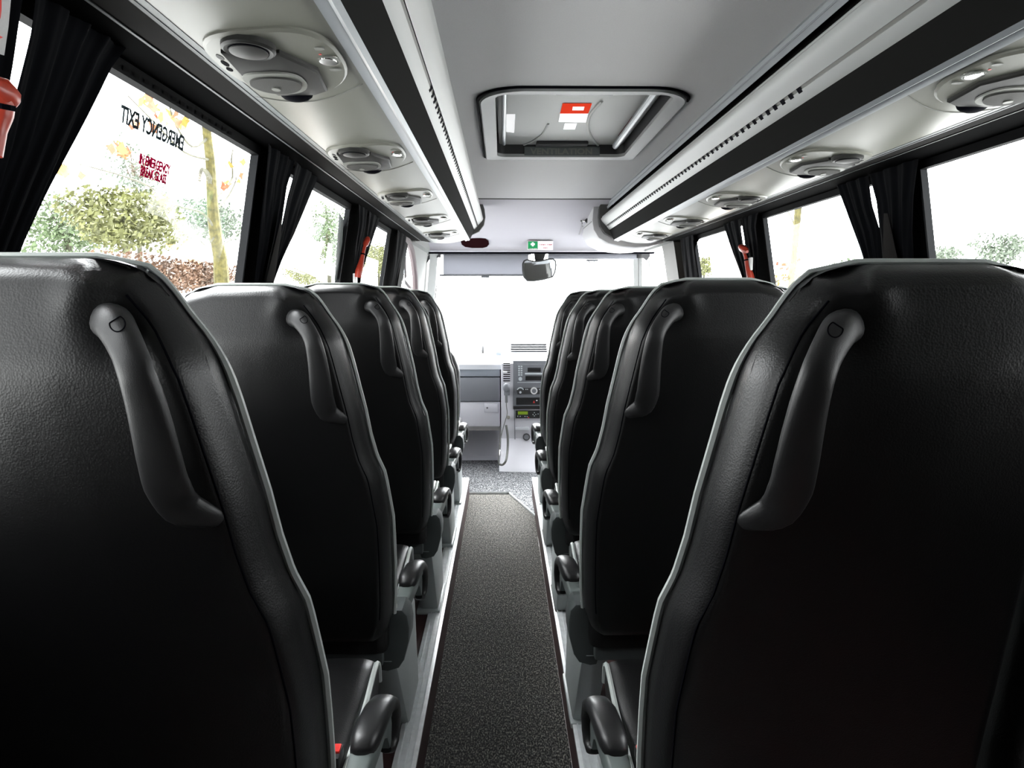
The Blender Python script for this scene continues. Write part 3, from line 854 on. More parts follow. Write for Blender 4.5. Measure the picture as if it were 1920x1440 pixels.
# ------------------------------------------------------------------ service consoles under the racks
def hpanel(x):
    t = (x - LP['B'][0])/(LP['C'][0]-LP['B'][0])
    return EYE + LP['B'][1] + (LP['C'][1]-LP['B'][1])*t - 0.012*math.sin(PI*max(0, min(1, t)))
def make_console(side):
    cx, cy = -0.357, 1.21
    X = lambda x: rackx(side, x)
    root = thing('service_console', '', 'console', (X(cx), cy, hpanel(cx)))
    def plate(ax, ay, x0, y0, lift, top=0.8, n=36, ex=2.5):
        rings = []
        for k, l in ((1.0, -0.004), (1.0, lift*0.5), (0.96, lift), (0.5, lift), (0.02, lift)):
            r = []
            for i in range(n):
                a = 2*PI*i/n; c, s = math.cos(a), math.sin(a)
                x = x0 + ax*k*math.copysign(abs(c)**(2/ex), c); y = y0 + ay*k*math.copysign(abs(s)**(2/ex), s)
                r.append(Vector((X(x), y, hpanel(x) - l)))
            rings.append(r)
        return MB().loft(rings)
    obj('plate', plate(0.098, 0.158, cx, cy, 0.006), M['rackpanel'], root, sharp=25)
    # raised dark trapezoid
    def zc(x, l): return hpanel(x) - l
    tr = [(-0.418,1.118),(-0.334,1.128),(-0.302,1.228),(-0.312,1.335),(-0.335,1.345),(-0.40,1.335),(-0.428,1.24)]
    mb = MB(); rings = []
    for k, l in ((1.0, 0.004), (1.0, 0.011), (0.95, 0.0135), (0.4, 0.0135)):
        mx = sum(p[0] for p in tr)/7; my = sum(p[1] for p in tr)/7
        rings.append([Vector((X(mx+(x-mx)*k), my+(y-my)*k, zc(mx+(x-mx)*k, l))) for x, y in tr])
    mb.loft(rings); obj('centre_pad', mb, M['ventgrey'], root, sharp=30)
    mb = MB(); vx, vy = -0.371, 1.102
    rings = []
    for k, l in ((1.0,0.004),(1.0,0.012),(0.9,0.015),(0.74,0.0135),(0.70,0.0165),(0.45,0.019),(0.05,0.020)):
        rings.append([Vector((X(vx+0.038*k*math.cos(2*PI*i/28)), vy+0.044*k*math.sin(2*PI*i/28), zc(vx, l))) for i in range(28)])
    mb.loft(rings); v = obj('air_vent', mb, M['ventgrey'], root, sharp=30, label='round dark grey air vent')
    mb = MB(); mb.tube([Vector((X(vx+0.0275*math.cos(2*PI*i/28)), vy+0.032*math.sin(2*PI*i/28), zc(vx, 0.0145))) for i in range(29)], 0.0012, 5, caps=False)
    obj('vent_ring', mb, M['capline'], v)
    sx_, sy_ = -0.380, 1.256
    obj('speaker_rim', plate(0.050, 0.060, sx_, sy_, 0.016, ex=2.6), M['ventlight'], root, sharp=25)
    obj('speaker_grille', plate(0.043, 0.046, sx_, sy_+0.002, 0.019, ex=2.0), M['spk'], root, sharp=25)
    mb = MB(); mb.disc((X(sx_-0.004), sy_+0.014, zc(sx_, 0.019)), 0.007, 0.010, 14, zc(sx_, 0.021)); obj('badge', mb, M['ventlight'], root)
    mb = MB(); lx, ly = -0.280, 1.208
    mb.disc((X(lx), ly, zc(lx, 0.004)), 0.0165, 0.020, 20, zc(lx, 0.0095), 0.85); l = obj('reading_lamp', mb, M['chrome'], root, label='small chrome reading lamp')
    mb = MB(); mb.tube([Vector((X(lx+0.0175*math.cos(2*PI*i/20)), ly+0.021*math.sin(2*PI*i/20), zc(lx, 0.007))) for i in range(21)], 0.0022, 5, caps=False); obj('lamp_rim', mb, M['ventlight'], l)
    for dy, w in ((-0.055, 0.012), (0.045, 0.016)):
        mb = MB(); mb.disc((X(lx-0.004), ly+dy, zc(lx, 0.005)), w, 0.007, 14, zc(lx, 0.0075)); obj('push_button', mb, M['ventlight'], root)
    mb = MB(); mb.disc((X(lx-0.006), ly-0.03, zc(lx, 0.005)), 0.003, 0.003, 8, zc(lx, 0.0075)); obj('warning_mark', mb, M['red'], root, label='tiny red mark beside the reading lamp')
    for dx, dy, w in ((-0.437, 1.185, 0.014), (-0.441, 1.215, 0.010), (-0.433, 1.155, 0.013)):
        mb = MB(); mb.disc((X(dx), dy, zc(dx, 0.004)), 0.0045, w, 14, zc(dx, 0.0066)); obj('slot', mb, M['capline'] if dy != 1.155 else M['ventgrey'], root)
    # dark dome under the far lip
    mb = MB(); mb.ellip((X(-0.372), 1.352, zc(-0.372, 0.004)), 0.030, 0.022, 0.015, 18, 8); obj('pull_cup', mb, M['capline'], root)
    # curved edge of the module
    pts = []
    for k in range(15):
        t = k/14; x = -0.462 + 0.205*t
        pts.append(Vector((X(x), 1.395 + 0.035*math.sin(PI*t)**1.0 - 0.02*t, zc(x, 0.0005))))
    mb = MB(); mb.tube(pts, 0.0011, 5); obj('module_edge', mb, M['groove'], root)
    return root
for side, nm, y0 in ((-1, 'left', 0.0), (1, 'right', 0.06)):
    c = make_console(side); base = Vector(c.location)
    for i, o in enumerate([c] + [copy_tree(c) for _ in range(4)]):
        o.location = base + Vector((0, y0 + 0.748*i, 0))
        o['label'] = f'oval air-vent and reading-lamp console under the {nm} luggage rack, {ROWN[i]}'
        o['category'] = 'console'; o['group'] = f'service consoles under the {nm} rack'

# ------------------------------------------------------------------ curtains
def curtain(label, side, left, right, m='curtain', inn=0.035, waves=5, amp=0.004, name='curtain', group='black window curtains'):
    """left, right: edges from top to bottom as photo-measured points on the window plane"""
    n = 24; ny = 30
    def edge(pts):
        P = [atG(*p, side, inn) for p in pts]
        top, bot = P[0].z, P[-1].z
        return P
    Lp, Rp = edge(left), edge(right)
    zt = 1.7425; zb = 1.16
    def at(P, z):
        tab = sorted([(p.z, p.y) for p in P])
        if z < tab[0][0]:
            # keep falling straight below what is seen
            (za, ya), (zc_, yc) = tab[0], tab[1]
            sl = (ya-yc)/(za-zc_) if za != zc_ else 0
            return ya + max(-0.25, min(0.25, sl))*(z-za)*0.5
        return interp(tab, z)
    mb = MB(); rings = []
    for i in range(ny+1):
        z = zt + (zb-zt)*i/ny
        a, b = at(Lp, z), at(Rp, z)
        r = []
        for k in range(n*2+1):
            t = k/(n*2)
            w = amp*math.sin(2*PI*waves*t + 0.8*math.sin(3*z*4)) + 0.4*amp*math.sin(2*PI*waves*2.3*t+1)
            y = a + (b-a)*t
            r.append(Vector((glass_x(side, z, inn + w), y, z)))
        rings.append(r)
    mb.loft(rings, closed=False)
    c = thing(name, label, 'curtain', (glass_x(side, 1.45, inn), (at(Lp, 1.45)+at(Rp, 1.45))/2, zb), group)
    obj('cloth', mb, M[m], c, sharp=80)
    return c
curtain('wide black curtain at the rear left window beside the red hammer', -1, [(58,22),(50,70),(36,130),(22,190),(10,250),(-60,480)], [(232,90),(205,125),(150,240),(90,360),(40,470)], waves=4)
curtain('black curtain at far left edge behind the red hammer', -1, [(-160,-40),(-160,60),(-160,480)], [(36,0),(27,60),(18,130),(8,190),(-80,480)], waves=4, inn=0.03)
curtain('black curtain tied back at the front of the emergency exit window', -1, [(494,247),(501,273),(495,338),(490,393),(486,459),(478,529)], [(556,284),(545,320),(536,349),(532,380),(520,440),(496,529)], waves=3)
curtain('black curtain tapering down at the rear of the second left window', -1, [(557,284),(547,330),(536,371),(525,437),(500,529)], [(602,317),(591,343),(576,380),(554,437),(532,487),(514,529)], waves=2)
curtain('black curtain behind the small hammer on the left pillar', -1, [(670,365),(672,415),(665,459),(661,529)], [(690,380),(686,420),(678,470),(666,529)], waves=2)
curtain('black curtain at the rear of the third left window', -1, [(692,380),(689,420),(681,475),(669,529)], [(716,397),(702,437),(687,487),(672,529)], waves=2)
curtain('narrow black curtain on the left pillar behind the front door', -1, [(746,415),(743,450),(740,490),(736,529)], [(764,428),(760,455),(753,490),(745,529)], waves=2)
curtain('broad black curtain at the front of the nearest right window', 1, [(1629,312),(1637,345),(1647,383),(1653,433),(1655,500)], [(1727,275),(1723,310),(1714,367),(1710,433),(1712,500)], waves=3)
curtain('slanting black curtain at the rear of the middle right window', 1, [(1567,337),(1587,390),(1613,467),(1625,510)], [(1628,316),(1632,345),(1636,383),(1650,433),(1654,500)], waves=3)
curtain('black curtain at the front of the middle right window by the hammer', 1, [(1391,400),(1394,430),(1400,454),(1412,524)], [(1425,385),(1417,422),(1421,463),(1423,524)], waves=2)
curtain('slim black curtain at the rear of the front right window', 1, [(1353,408),(1364,440),(1375,475),(1392,524)], [(1388,401),(1390,430),(1394,460),(1405,524)], waves=2)
curtain('black curtain gathered on the right front pillar', 1, [(1276,437),(1278,460),(1281,490),(1284,524)], [(1300,430),(1300,455),(1304,490),(1308,524)], waves=2)
# pale linings / straps seen beside the curtains
def gpoly(px, side, inn, th=0.003):
    mb = MB(); n = len(px)
    A = [atG(*p, side, inn) for p in px]; B = [atG(*p, side, inn-th) for p in px]
    mb.add(A + B, [list(range(n)), [2*n-1-i for i in range(n)]] + [[i, (i+1) % n, n+(i+1) % n, n+i] for i in range(n)])
    return mb
o = obj('curtain_strap', gpoly([(530,395),(520,440),(499,529),(514,529),(527,440)], -1, 0.056), M['tie']); tag(o, 'brown-grey strap hanging between the left pillar curtains', 'strap')
o = obj('curtain_strap', gpoly([(1657,400),(1664,400),(1684,490),(1655,490)], 1, 0.050), M['tie']); tag(o, 'brown-grey strap hanging between the right pillar curtains', 'strap')

# ------------------------------------------------------------------ hammers, signs, stickers on the sides
def hammer(label, side, px, rad, inn=0.075, knob=None, bracket=None):
    root_p = atG(*px[0], side, inn)
    t = thing('emergency_hammer', label, 'hammer', root_p, 'orange-red emergency hammers')
    mb = MB(); pts = spline([atG(*p, side, inn) for p in px], 5)
    rr = []
    for i in range(len(pts)):
        k = i/5; a = int(min(k, len(rad)-2)); rr.append(rad[a] + (rad[a+1]-rad[a])*(k-a))
    mb.tube(pts, rr, 10)
    obj('handle', mb, M['orange'], t, sharp=60)
    if knob:
        p = atG(*knob[0], side, inn); q = atG(*knob[1], side, inn)
        mb = MB(); mb.tube([p, p+(q-p)*0.3, p+(q-p)*0.75, q], [knob[2]*0.6, knob[2], knob[2]*0.9, knob[2]*0.4], 10); obj('head', mb, M['orange'], t)
    if bracket:
        p = atG(*bracket, side, inn-0.012)
        mb = MB(); mb.box(p.x-0.006, p.x+0.006, p.y-0.02, p.y+0.02, p.z-0.03, p.z+0.03, 0.003); obj('bracket', mb, M['white'], t)
    p = pts[len(pts)//3]
    mb = MB(); d = (pts[len(pts)//3+1]-p).normalized(); mb.tube([p-d*0.003, p+d*0.003], rr[len(pts)//3]+0.0012, 10); obj('band', mb, M['capline'], t)
    return t
hammer('red emergency hammer on the left pillar between second and third windows', -1, [(686,455),(682,470),(678,488),(673,508),(671,520)], [0.008,0.007,0.011,0.016,0.014], 0.07, knob=((690,446),(684,462),0.014), bracket=(666,526))
hammer('red emergency hammer on the right pillar beyond the middle window', 1, [(1394,470),(1398,482),(1401,497),(1406,515),(1411,535)], [0.008,0.008,0.011,0.017,0.018], 0.07, knob=((1388,462),(1401,472),0.018), bracket=(1407,495))
hammer('large orange-red hammer cut off at the left edge of the photo', -1, [(-6,170),(2,190),(2,215),(-4,245),(-14,290)], [0.012,0.013,0.012,0.009,0.010], 0.10, knob=((-16,158),(26,193),0.016))
# white sign with red graphics at the far left
sg = thing('wall_sign', 'white sign with red arrow and border at the far left edge', 'sign', atG(8, 60, -1, 0.05))
obj('plate', gpoly([(-40,-40),(24,-40),(16,50),(8,104),(-40,90)], -1, 0.055), M['ceiling'], sg)
obj('red_print', gpoly([(-40,-40),(3,-40),(3,20),(1,35),(-40,35)], -1, 0.057), M['red'], sg)
obj('red_arrow', gpoly([(-14,60),(6,70),(-14,78)], -1, 0.057), M['red'], sg)
# emergency exit lettering on the pane
ye_ = atG(228, 225, -1, -0.02); yf_ = atG(346, 276, -1, -0.02)
sk = thing('window_sticker', 'dark mirror-reversed emergency exit lettering on the left window', 'sticker', (glass_x(-1, ye_.z, -0.022), ye_.y, ye_.z))
hx = (atG(232, 200, -1, -0.02).z - atG(228, 231, -1, -0.02).z)
up = Vector((TUM, 0, 1)); 
zb_ = (atG(228, 231, -1, -0.02).z + atG(345, 279, -1, -0.02).z)/2
L_ = yf_.y - ye_.y
tx = text('lettering', 'EMERGENCY EXIT', hx/0.70, M['exitink'], sk, Vector((glass_x(-1, zb_, -0.022), yf_.y, zb_)), (0,-1,0), up)
to_mesh(tx, L_)
sk = thing('window_sticker', 'crimson in emergency break glass lettering on the left window', 'sticker', atG(285, 318, -1, 0.0))
for body, p0, p1 in (('IN EMERGENCY', (260,309), (318,324)), ('BREAK GLASS', (262,331), (311,342))):
    a = atG(*p0, -1, 0.0); b = atG(*p1, -1, 0.0)
    z = (a.z+b.z)/2
    tx = text('lettering', body, 0.0175/0.70, M['redink'], sk, Vector((glass_x(-1, z, 0.0), a.y, z)), (0,1,0), up, bold=0.036)
    to_mesh(tx, b.y-a.y)
def film(label, px, side):
    o = obj('window_sticker', gpoly(px, side, -0.004, 0.0006), M['film'], None, smooth=False); tag(o, label, 'sticker', 'pale stickers on the windows')
film('pale translucent sticker on the second left window', [(553,430),(598,455),(600,523),(533,494)], -1)
film('pale translucent sticker on the third left window', [(690,490),(692,488),(692,533),(680,533)], -1)
film('pale translucent sticker on the front right window', [(1344,452),(1378,452),(1396,530),(1342,530)], 1)

# ------------------------------------------------------------------ front of the bus: header, pillars, windscreen
mb = MB(); rings = []
prof = [(4.72,2.012),(4.78,1.992),(5.2,1.925),(5.6,1.83),(5.80,1.775),(5.835,1.750),(5.84,1.738),(5.87,1.736),(6.15,1.735)]
for y, z in prof:
    k = (y-4.72)/1.4
    rings.append([Vector((-0.66+ (1.93)*t, y + 0.05*math.sin(PI*t) - 0.05, z)) for t in [i/16 for i in range(17)]])
mb.loft(rings, closed=False)
struct('ceiling_front', mb, M['header'], 'pale lilac-grey sloping header panel above the windscreen', sharp=50)
mb = MB(); mb.tube([Vector((-0.66+1.93*i/16, 4.735 + 0.05*math.sin(PI*i/16)-0.05, 1.997)) for i in range(17)], 0.004, 5)
struct('trim_3', mb, M['groove'], 'dark joint where the ceiling meets the header panel')
mb = MB(); mb.box(-0.60, 1.24, 5.90, 5.93, 1.722, 1.742); struct('trim_6', mb, M['capline'], 'black gap line above the roller blinds')
for nm, x0, x1, sgn in (('left', -0.66, -0.80, -1), ('right', 1.275, 1.40, 1)):
    mb = MB(); rings = []
    # A pillar lining leaning with the windscreen
    for y, z, w in ((5.75,1.80,0.06),(6.15,1.735,0.055),(6.35,1.45,0.06),(6.7,1.1,0.07),(7.0,0.78,0.08)):
        xx = glass_x(sgn, z, 0.03)
        xin = xx + (w if sgn < 0 else -w)*1.0
        rings.append([Vector((xx, y-0.10, z)), Vector((xin, y-0.02, z)), Vector((xin, y+0.05, z-0.02)), Vector((xx, y+0.05, z-0.02))])
    mb.loft(rings)
    struct('trim_7' if sgn < 0 else 'trim_8', mb, M['pillar'], f'pale {nm} windscreen pillar lining')
    # lining above the front door
    mb = MB(); mb.box(min(glass_x(sgn,1.75,0.05), glass_x(sgn,1.75,-0.03)), max(glass_x(sgn,1.75,0.05), glass_x(sgn,1.75,-0.03)), 4.85, 6.1, 1.735, 2.0)
    struct('wall_front_' + nm, mb, M['pillar'], f'pale lining above the {nm} front door')
# door pillars
mb = merge(panel(-1, 4.62, 4.80, SILL-0.1, 1.78, 0.012, 0.05)); struct('trim_9', mb, M['frame'], 'dark left pillar behind the front door')
mb = merge(panel(1, 4.85, 5.20, SILL-0.6, 1.80, 0.05, 0.05)); struct('trim_10', mb, M['bpillar'], 'brown-grey right door pillar')
# front doors with arched windows
for nm, sgn, dn, y0, y1 in (('left', -1, 1, 4.82, 6.35), ('right', 1, 2, 5.2, 6.35)):
    d = thing(f'door_{dn}', f'{nm} front door with a window', 'door', (glass_x(sgn, 1.0), (y0+y1)/2, 0.5), kind='structure')
    lo = MB(); xx = glass_x(sgn, 1.0, 0.0); lo.box(min(xx, xx+0.05*sgn), max(xx, xx+0.05*sgn), y0, 7.0, -0.12, 0.98)
    obj('door_panel', lo, M['dashpale'], d)
    fr = MB(); pts = []
    if sgn < 0:
        path = [(745,436),(757,441),(765,452),(771,468),(775,490),(778,515),(779,540),(780,570)]
        fr.tube([atG(*p, -1, 0.01) for p in path], 0.022, 8)
        # lining fills from the arch to the pillar
        fan = MB(); A = [atG(*p, -1, 0.004) for p in path]; ov = [(760,425),(775,432),(790,445),(796,460),(803,480),(808,515),(812,540),(815,570)]
        B = [atG(*p, -1, 0.004) for p in ov]
        fan.loft([A, B], closed=False)
        obj('door_lining', fan, M['pillar'], d)
        obj('window_frame', fr, mat('rosy_grey_frame', (0.10, 0.075, 0.08), 0.6, spec=0.1), d)
    gl = MB().quad(wall_pts(sgn, y0, 0.95, -0.02), wall_pts(sgn, 6.9, 0.95, -0.02), wall_pts(sgn, 6.2, 1.78, -0.02), wall_pts(sgn, y0, 1.78, -0.02)); obj('pane', gl, M['glass'], d, smooth=False)
# bright square window detail frame right
# windscreen
mb = MB(); rings = []
for y, z in ((6.16,1.735),(6.45,1.42),(6.8,1.05),(7.02,0.80)):
    rings.append([Vector((glass_x(-1, z, 0.05)+(glass_x(1, z, 0.05)-glass_x(-1, z, 0.05))*t, y+0.06*math.sin(PI*t), z)) for t in [i/12 for i in range(13)]])
mb.loft(rings, closed=False)
ws = thing('window_9', 'windscreen', 'window', (0.28, 6.5, 1.2), kind='structure')
obj('pane', mb, M['glass'], ws, sharp=80)
mb = MB()
P = [(-0.585,1.70),(-0.585,1.735),(-0.50,1.735),(-0.51,1.715),(-0.56,1.70)]
mb.prism([(-0.64,1.66),(-0.64,1.742),(-0.52,1.742),(-0.52,1.706),(-0.585,1.704),(-0.615,1.69)], 'y', 6.14, 6.16)
mb.prism([(1.255,1.60),(1.255,1.742),(1.13,1.742),(1.13,1.70),(1.20,1.700),(1.235,1.675),(1.245,1.62)], 'y', 6.14, 6.16)
obj('corner_bracket', mb, M['dashdark'], ws)

# roller blinds
def Pw(px, py, Y=6.05): return atY(px, py, Y)
bl = thing('roller_blind', 'lilac-grey roller blind pulled down over the left of the windscreen', 'blind', Pw(910, 478))
a = Pw(831, 474); b = Pw(991, 517)
mb = MB(); mb.quad((a.x,6.047,b.z),(b.x,6.047,b.z),(b.x,6.047,a.z),(a.x,6.047,a.z)); obj('sheet', mb, M['blindcloth'], bl)
mb = MB(); mb.box(a.x-0.03, b.x, 6.04, 6.055, b.z-0.004, b.z+0.012); obj('bottom_bar', mb, M['dashmid'], bl)
m_ = Pw(910, 519); mb = MB(); mb.box(m_.x-0.035, m_.x+0.035, 6.035, 6.05, m_.z-0.010, m_.z+0.006, 0.003); obj('pull_tab', mb, M['dashmid'], bl)
mb = MB(); mb.tube([(a.x-0.02, 6.06, a.z), (b.x+0.02, 6.06, a.z)], 0.018, 8); obj('roller', mb, M['dashmid'], bl)
mb = MB(); mb.tube([Pw(825,476), Pw(821,515), Pw(816,560)], 0.0036, 5); obj('cord', mb, M['black'], bl)
mb = MB(); mb.tube([Pw(999,474), Pw(998,530), Pw(998,549)], 0.003, 5); obj('cord', mb, M['black'], bl)
bl = thing('roller_blind', 'grey roller blind rolled up over the right of the windscreen', 'blind', Pw(1110, 478))
a = Pw(1028, 475); b = Pw(1197, 486)
mb = MB(); mb.tube([(a.x, 6.06, (a.z+b.z)/2), (b.x, 6.06, (a.z+b.z)/2)], (a.z-b.z)/2, 12); obj('roller', mb, M['blind'], bl)
mb = MB(); p = Pw(1110, 489); mb.box(p.x-0.05, p.x+0.05, 6.04, 6.055, p.z-0.004, p.z+0.012); mb.tube([Pw(1102,489), Pw(1106,492), Pw(1112,492), Pw(1116,489)], 0.004, 6); obj('pull_tab', mb, M['dashmid'], bl)
mb = MB(); mb.tube([Pw(1197,482), Pw(1197.5,540)], 0.0036, 5); obj('cord', mb, M['black'], bl)
mb = MB(); p = Pw(1198, 480); mb.box(p.x-0.02, p.x+0.02, 6.03, 6.07, p.z-0.02, p.z+0.02, 0.004); obj('end_bracket', mb, M['black'], bl)

# mirror
mr = thing('rear_view_mirror', 'wide rear view mirror on a black stem at the top of the windscreen', 'mirror', Pw(1012, 490, 5.95))
YM = 5.95
out = [(979,494),(981,489),(987,486.5),(1000,490),(1012,489),(1030,485),(1038,484.5),(1043,489),(1043.5,498),(1042,510),(1037,520),(1020,525),(1000,528),(988,527.5),(981,520),(979,508)]
poly = [atY(*p, YM) for p in out]
mx_ = sum(p.x for p in poly)/len(poly)
poly = [atY(*p, YM + 0.40*(q.x-mx_)) for p, q in zip(out, poly)]
ctr = sum(poly, Vector())/len(poly)
mb = MB(); rings = [[p + Vector((0, 0.0, 0)) for p in poly], [p + Vector((0, 0.015, 0)) for p in poly], [ctr + (p-ctr)*0.8 + Vector((0, 0.045, 0)) for p in poly]]
mb.loft(rings); obj('housing', mb, M['dashmid'], mr, sharp=40)
mb = MB()
g = [ctr + (p-ctr)*0.94 for p in poly]
mb.add([p + Vector((0, -0.012 + (p.x-ctr.x)*0.0, 0)) for p in g], [list(range(len(g)))])
gm = obj('mirror_glass', mb, M['mirror'], mr, smooth=False)
mb = MB(); mb.tube([p + Vector((0, -0.008, 0)) for p in g + g[:2]], 0.007, 6, caps=False); obj('rim', mb, M['black'], mr)
mb = MB()
mb.prism([(Pw(1001,471,YM).x, Pw(1001,471,YM).z), (Pw(1025,471,YM).x, Pw(1025,471,YM).z), (Pw(1018,490,YM).x, Pw(1018,492,YM).z), (Pw(1004,490,YM).x, Pw(1004,492,YM).z)], 'y', YM+0.01, YM+0.05, 0.004)
obj('stem', mb, M['black'], mr)

# items on the header
def hz(px, py):
    """point on a plate that leans along the header face"""
    r = ray(px, py); k = 2.35
    Y_, z_ = 5.575, 1.836
    t = (Y_ + k*(z_ - EYE)) / (r.y + k*r.z)
    return Vector((r.x*t, r.y*t, EYE + r.z*t))
def hpoly(px, lift=0.0):
    P = [hz(*p) + Vector((0, -lift, -lift*0.3)) for p in px]
    n = len(P); Q = [p + Vector((0, 0.012, 0.003)) for p in P]
    return MB().add(P + Q, [list(range(n)), [2*n-1-i for i in range(n)]] + [[i, (i+1) % n, n+(i+1) % n, n+i] for i in range(n)])
o = obj('ceiling_sensor', hpoly([(864,453),(873,449),(885,447),(900,446.5),(910,447.5),(916,452),(917,458),(913,463),(905,465),(885,465),(872,463),(866,459)]), M['sensor'])
tag(o, 'dark maroon oval lens on the header left of the first aid sign', 'lens')
fs = thing('first_aid_sign', 'small green and white first aid sign above the windscreen', 'sign', hz(1013, 461))
obj('plate', hpoly([(989,451.5),(1037,452),(1037,469),(989,468.5)]), M['sign'], fs)
obj('green_panel', hpoly([(990,452.5),(1008,452.5),(1008,467),(990,467)], 0.003), M['green'], fs)
obj('white_cross', merge(hpoly([(997.2,454),(1000.6,454),(1000.6,461.5),(997.2,461.5)], 0.006), hpoly([(995,456),(1002.8,456),(1002.8,459.3),(995,459.3)], 0.006)), M['white'], fs)
for body, mm_, p0, p1, h_ in (('First aid', 'white', (991.5,466), (1006.5,466), 0.020), ('FIRST AID', 'signred', (1011,459), (1035,459), 0.026), ('KIT', 'signred', (1018.5,465), (1027,465), 0.026)):
    a = hz(*p0) + Vector((0,-0.007,-0.002)); b = hz(*p1) + Vector((0,-0.007,-0.002))
    tx = text('lettering', body, h_/0.7, M[mm_], fs, a, b-a, Vector((0,-0.4,1)))
    to_mesh(tx, (b-a).length)

# ------------------------------------------------------------------ dashboard
YD = 6.30
dash = thing('dashboard', 'grey dashboard with glovebox and centre console', 'dashboard', (0.1, YD, 0.0))
def D(px, py, Y=YD): return atY(px, py, Y)
mb = MB(); mb.prism([(6.27,0.783),(6.30,0.81),(6.55,0.86),(6.95,0.83),(7.02,0.78),(6.6,0.74),(6.27,0.74)], 'x', -0.74, 1.32, 0.006)
obj('top_pad', mb, M['dashtop'], dash)
def dbox(name, p0, p1, y0, y1, m, b=0.006, parent=dash, label=None):
    a = D(*p0, y0); c = D(*p1, y0)
    mb = MB(); mb.box(min(a.x, c.x), max(a.x, c.x), y0, y1, min(a.z, c.z), max(a.z, c.z), b)
    return obj(name, mb, M[m], parent, label=label)
XLd = -0.74
mb = MB(); mb.box(XLd, -0.022, 6.285, 6.34, 0.675, 0.785, 0.008); obj('airbag_panel', mb, M['dashblue'], dash)
mb = MB(); mb.box(XLd, -0.022, 6.275, 6.34, 0.455, 0.668, 0.008); obj('glovebox_door', mb, M['dashmid'], dash)
mb = MB(); mb.box(XLd, -0.022, 6.29, 6.36, 0.225, 0.450, 0.010); gb = obj('lower_glovebox', mb, M['dashpale'], dash)
a = D(908,756,6.28); b = D(934,773,6.28); mb = MB(); mb.box(a.x, b.x, 6.272, 6.30, b.z, a.z, 0.006); lt = obj('latch', mb, M['dashpale'], gb)
mb = MB(); mb.tube([((a.x+b.x)/2-0.035, 6.27, (a.z+b.z)/2), ((a.x+b.x)/2-0.035, 6.28, (a.z+b.z)/2)], 0.008, 8); obj('keyhole', mb, M['dashdark'], lt)
mb = MB(); mb.box(XLd, 1.32, 6.36, 6.98, 0.24, 0.74); obj('dash_body', mb, M['glove'], dash)
# driver side fascia
mb = MB(); mb.box(0.40, 1.32, 6.28, 6.40, 0.30, 0.79, 0.02); obj('driver_fascia', mb, M['dashmid'], dash)
# centre console
YC = 6.17
mb = MB()
mb.prism([(YC,0.80),(YC+0.03,0.835),(6.50,0.87),(6.9,0.84),(6.9,-0.12),(YC+0.02,-0.12),(YC+0.01,0.2),(YC,0.45)], 'x', -0.012, 0.405, 0.008)
cc = obj('centre_console', mb, M['dashpale'], dash)
def C(px, py): return atY(px, py, YC)
def cbox(name, p0, p1, lift, m, parent=cc, b=0.003, label=None, back=0.02):
    a = C(*p0); c = C(*p1)
    mb = MB(); mb.box(min(a.x, c.x), max(a.x, c.x), YC-lift, YC+back, min(a.z, c.z), max(a.z, c.z), b)
    return obj(name, mb, M[m], parent, label=label)
mb = MB(); mb.add([Vector((p.x, YC-0.006, p.z)) for p in (C(961,677), C(1030,675), C(1030,764), C(962,762))], [[0,1,2,3]])
fa = MB(); q = [C(962,676), C(1031,676), C(1031,767), C(962,763)]
fa.prism([(p.x, p.z) for p in q], 'y', YC-0.010, YC+0.01, 0.004); fascia = obj('fascia', fa, M['dashmid'], cc)
# left air vent
cbox('vent_frame', (943.5,680.5), (956.5,715), 0.006, 'dashblack')
for k in range(8):
    y = 683 + 4.0*k
    cbox('vent_slat', (943.5,y), (956.5,y+1.6), 0.012, 'dashpale', b=0.001)
cbox('vent_tab', (942.5,695), (951,699), 0.022, 'white', b=0.002)
# radio
rd = cbox('radio', (969.5,682), (1030,716), 0.016, 'dashmid', fascia)
cbox('display', (989,689), (1014,697), 0.019, 'dashblack', rd)
cbox('display_hood', (984,699), (1021,702), 0.022, 'btn', rd)
cbox('cassette_slot', (985,704.5), (1018,713), 0.019, 'dashblack', rd)
for r in range(5):
    for c_ in range(2):
        cbox('radio_button', (971.5+4.6*c_, 685.5+4*r), (974.7+4.6*c_, 688+4*r), 0.019, 'btn', rd, 0.001)
p = C(975.5,710); mb = MB(); mb.tube([Vector((p.x, YC-0.035, p.z)), Vector((p.x, YC-0.01, p.z))], 0.016, 14); obj('volume_knob', mb, M['btn'], rd)
cbox('shelf_line', (970,716), (1030,717.2), 0.014, 'btn', fascia, 0.001)
# heater controls
ht = cbox('heater_controls', (970,727), (1030,739), 0.013, 'dashdark', fascia)
p = C(975.5,732); mb = MB(); mb.tube([Vector((p.x, YC-0.035, p.z)), Vector((p.x, YC-0.008, p.z))], 0.032, 20); kn = obj('heater_knob', mb, M['dashdark'], ht)
mb = MB(); mb.tube([Vector((p.x+0.027*math.cos(a), YC-0.036, p.z+0.027*math.sin(a))) for a in [math.radians(20+14*i) for i in range(11)]], 0.004, 6); obj('knob_marks', mb, M['btn'], kn)
mb = MB(); mb.tube([Vector((p.x, YC-0.045, p.z-0.012)), Vector((p.x, YC-0.03, p.z-0.012))], 0.010, 10); obj('knob_pointer', mb, M['btn'], kn)
p = C(1001,732); mb = MB(); mb.tube([Vector((p.x, YC-0.035, p.z)), Vector((p.x, YC-0.008, p.z))], 0.030, 20); kn = obj('heater_knob', mb, M['white'], ht, label='white ringed heater knob')
mb = MB(); mb.tube([Vector((p.x, YC-0.037, p.z)), Vector((p.x, YC-0.02, p.z))], 0.019, 16); obj('knob_centre', mb, M['dashmid'], kn)
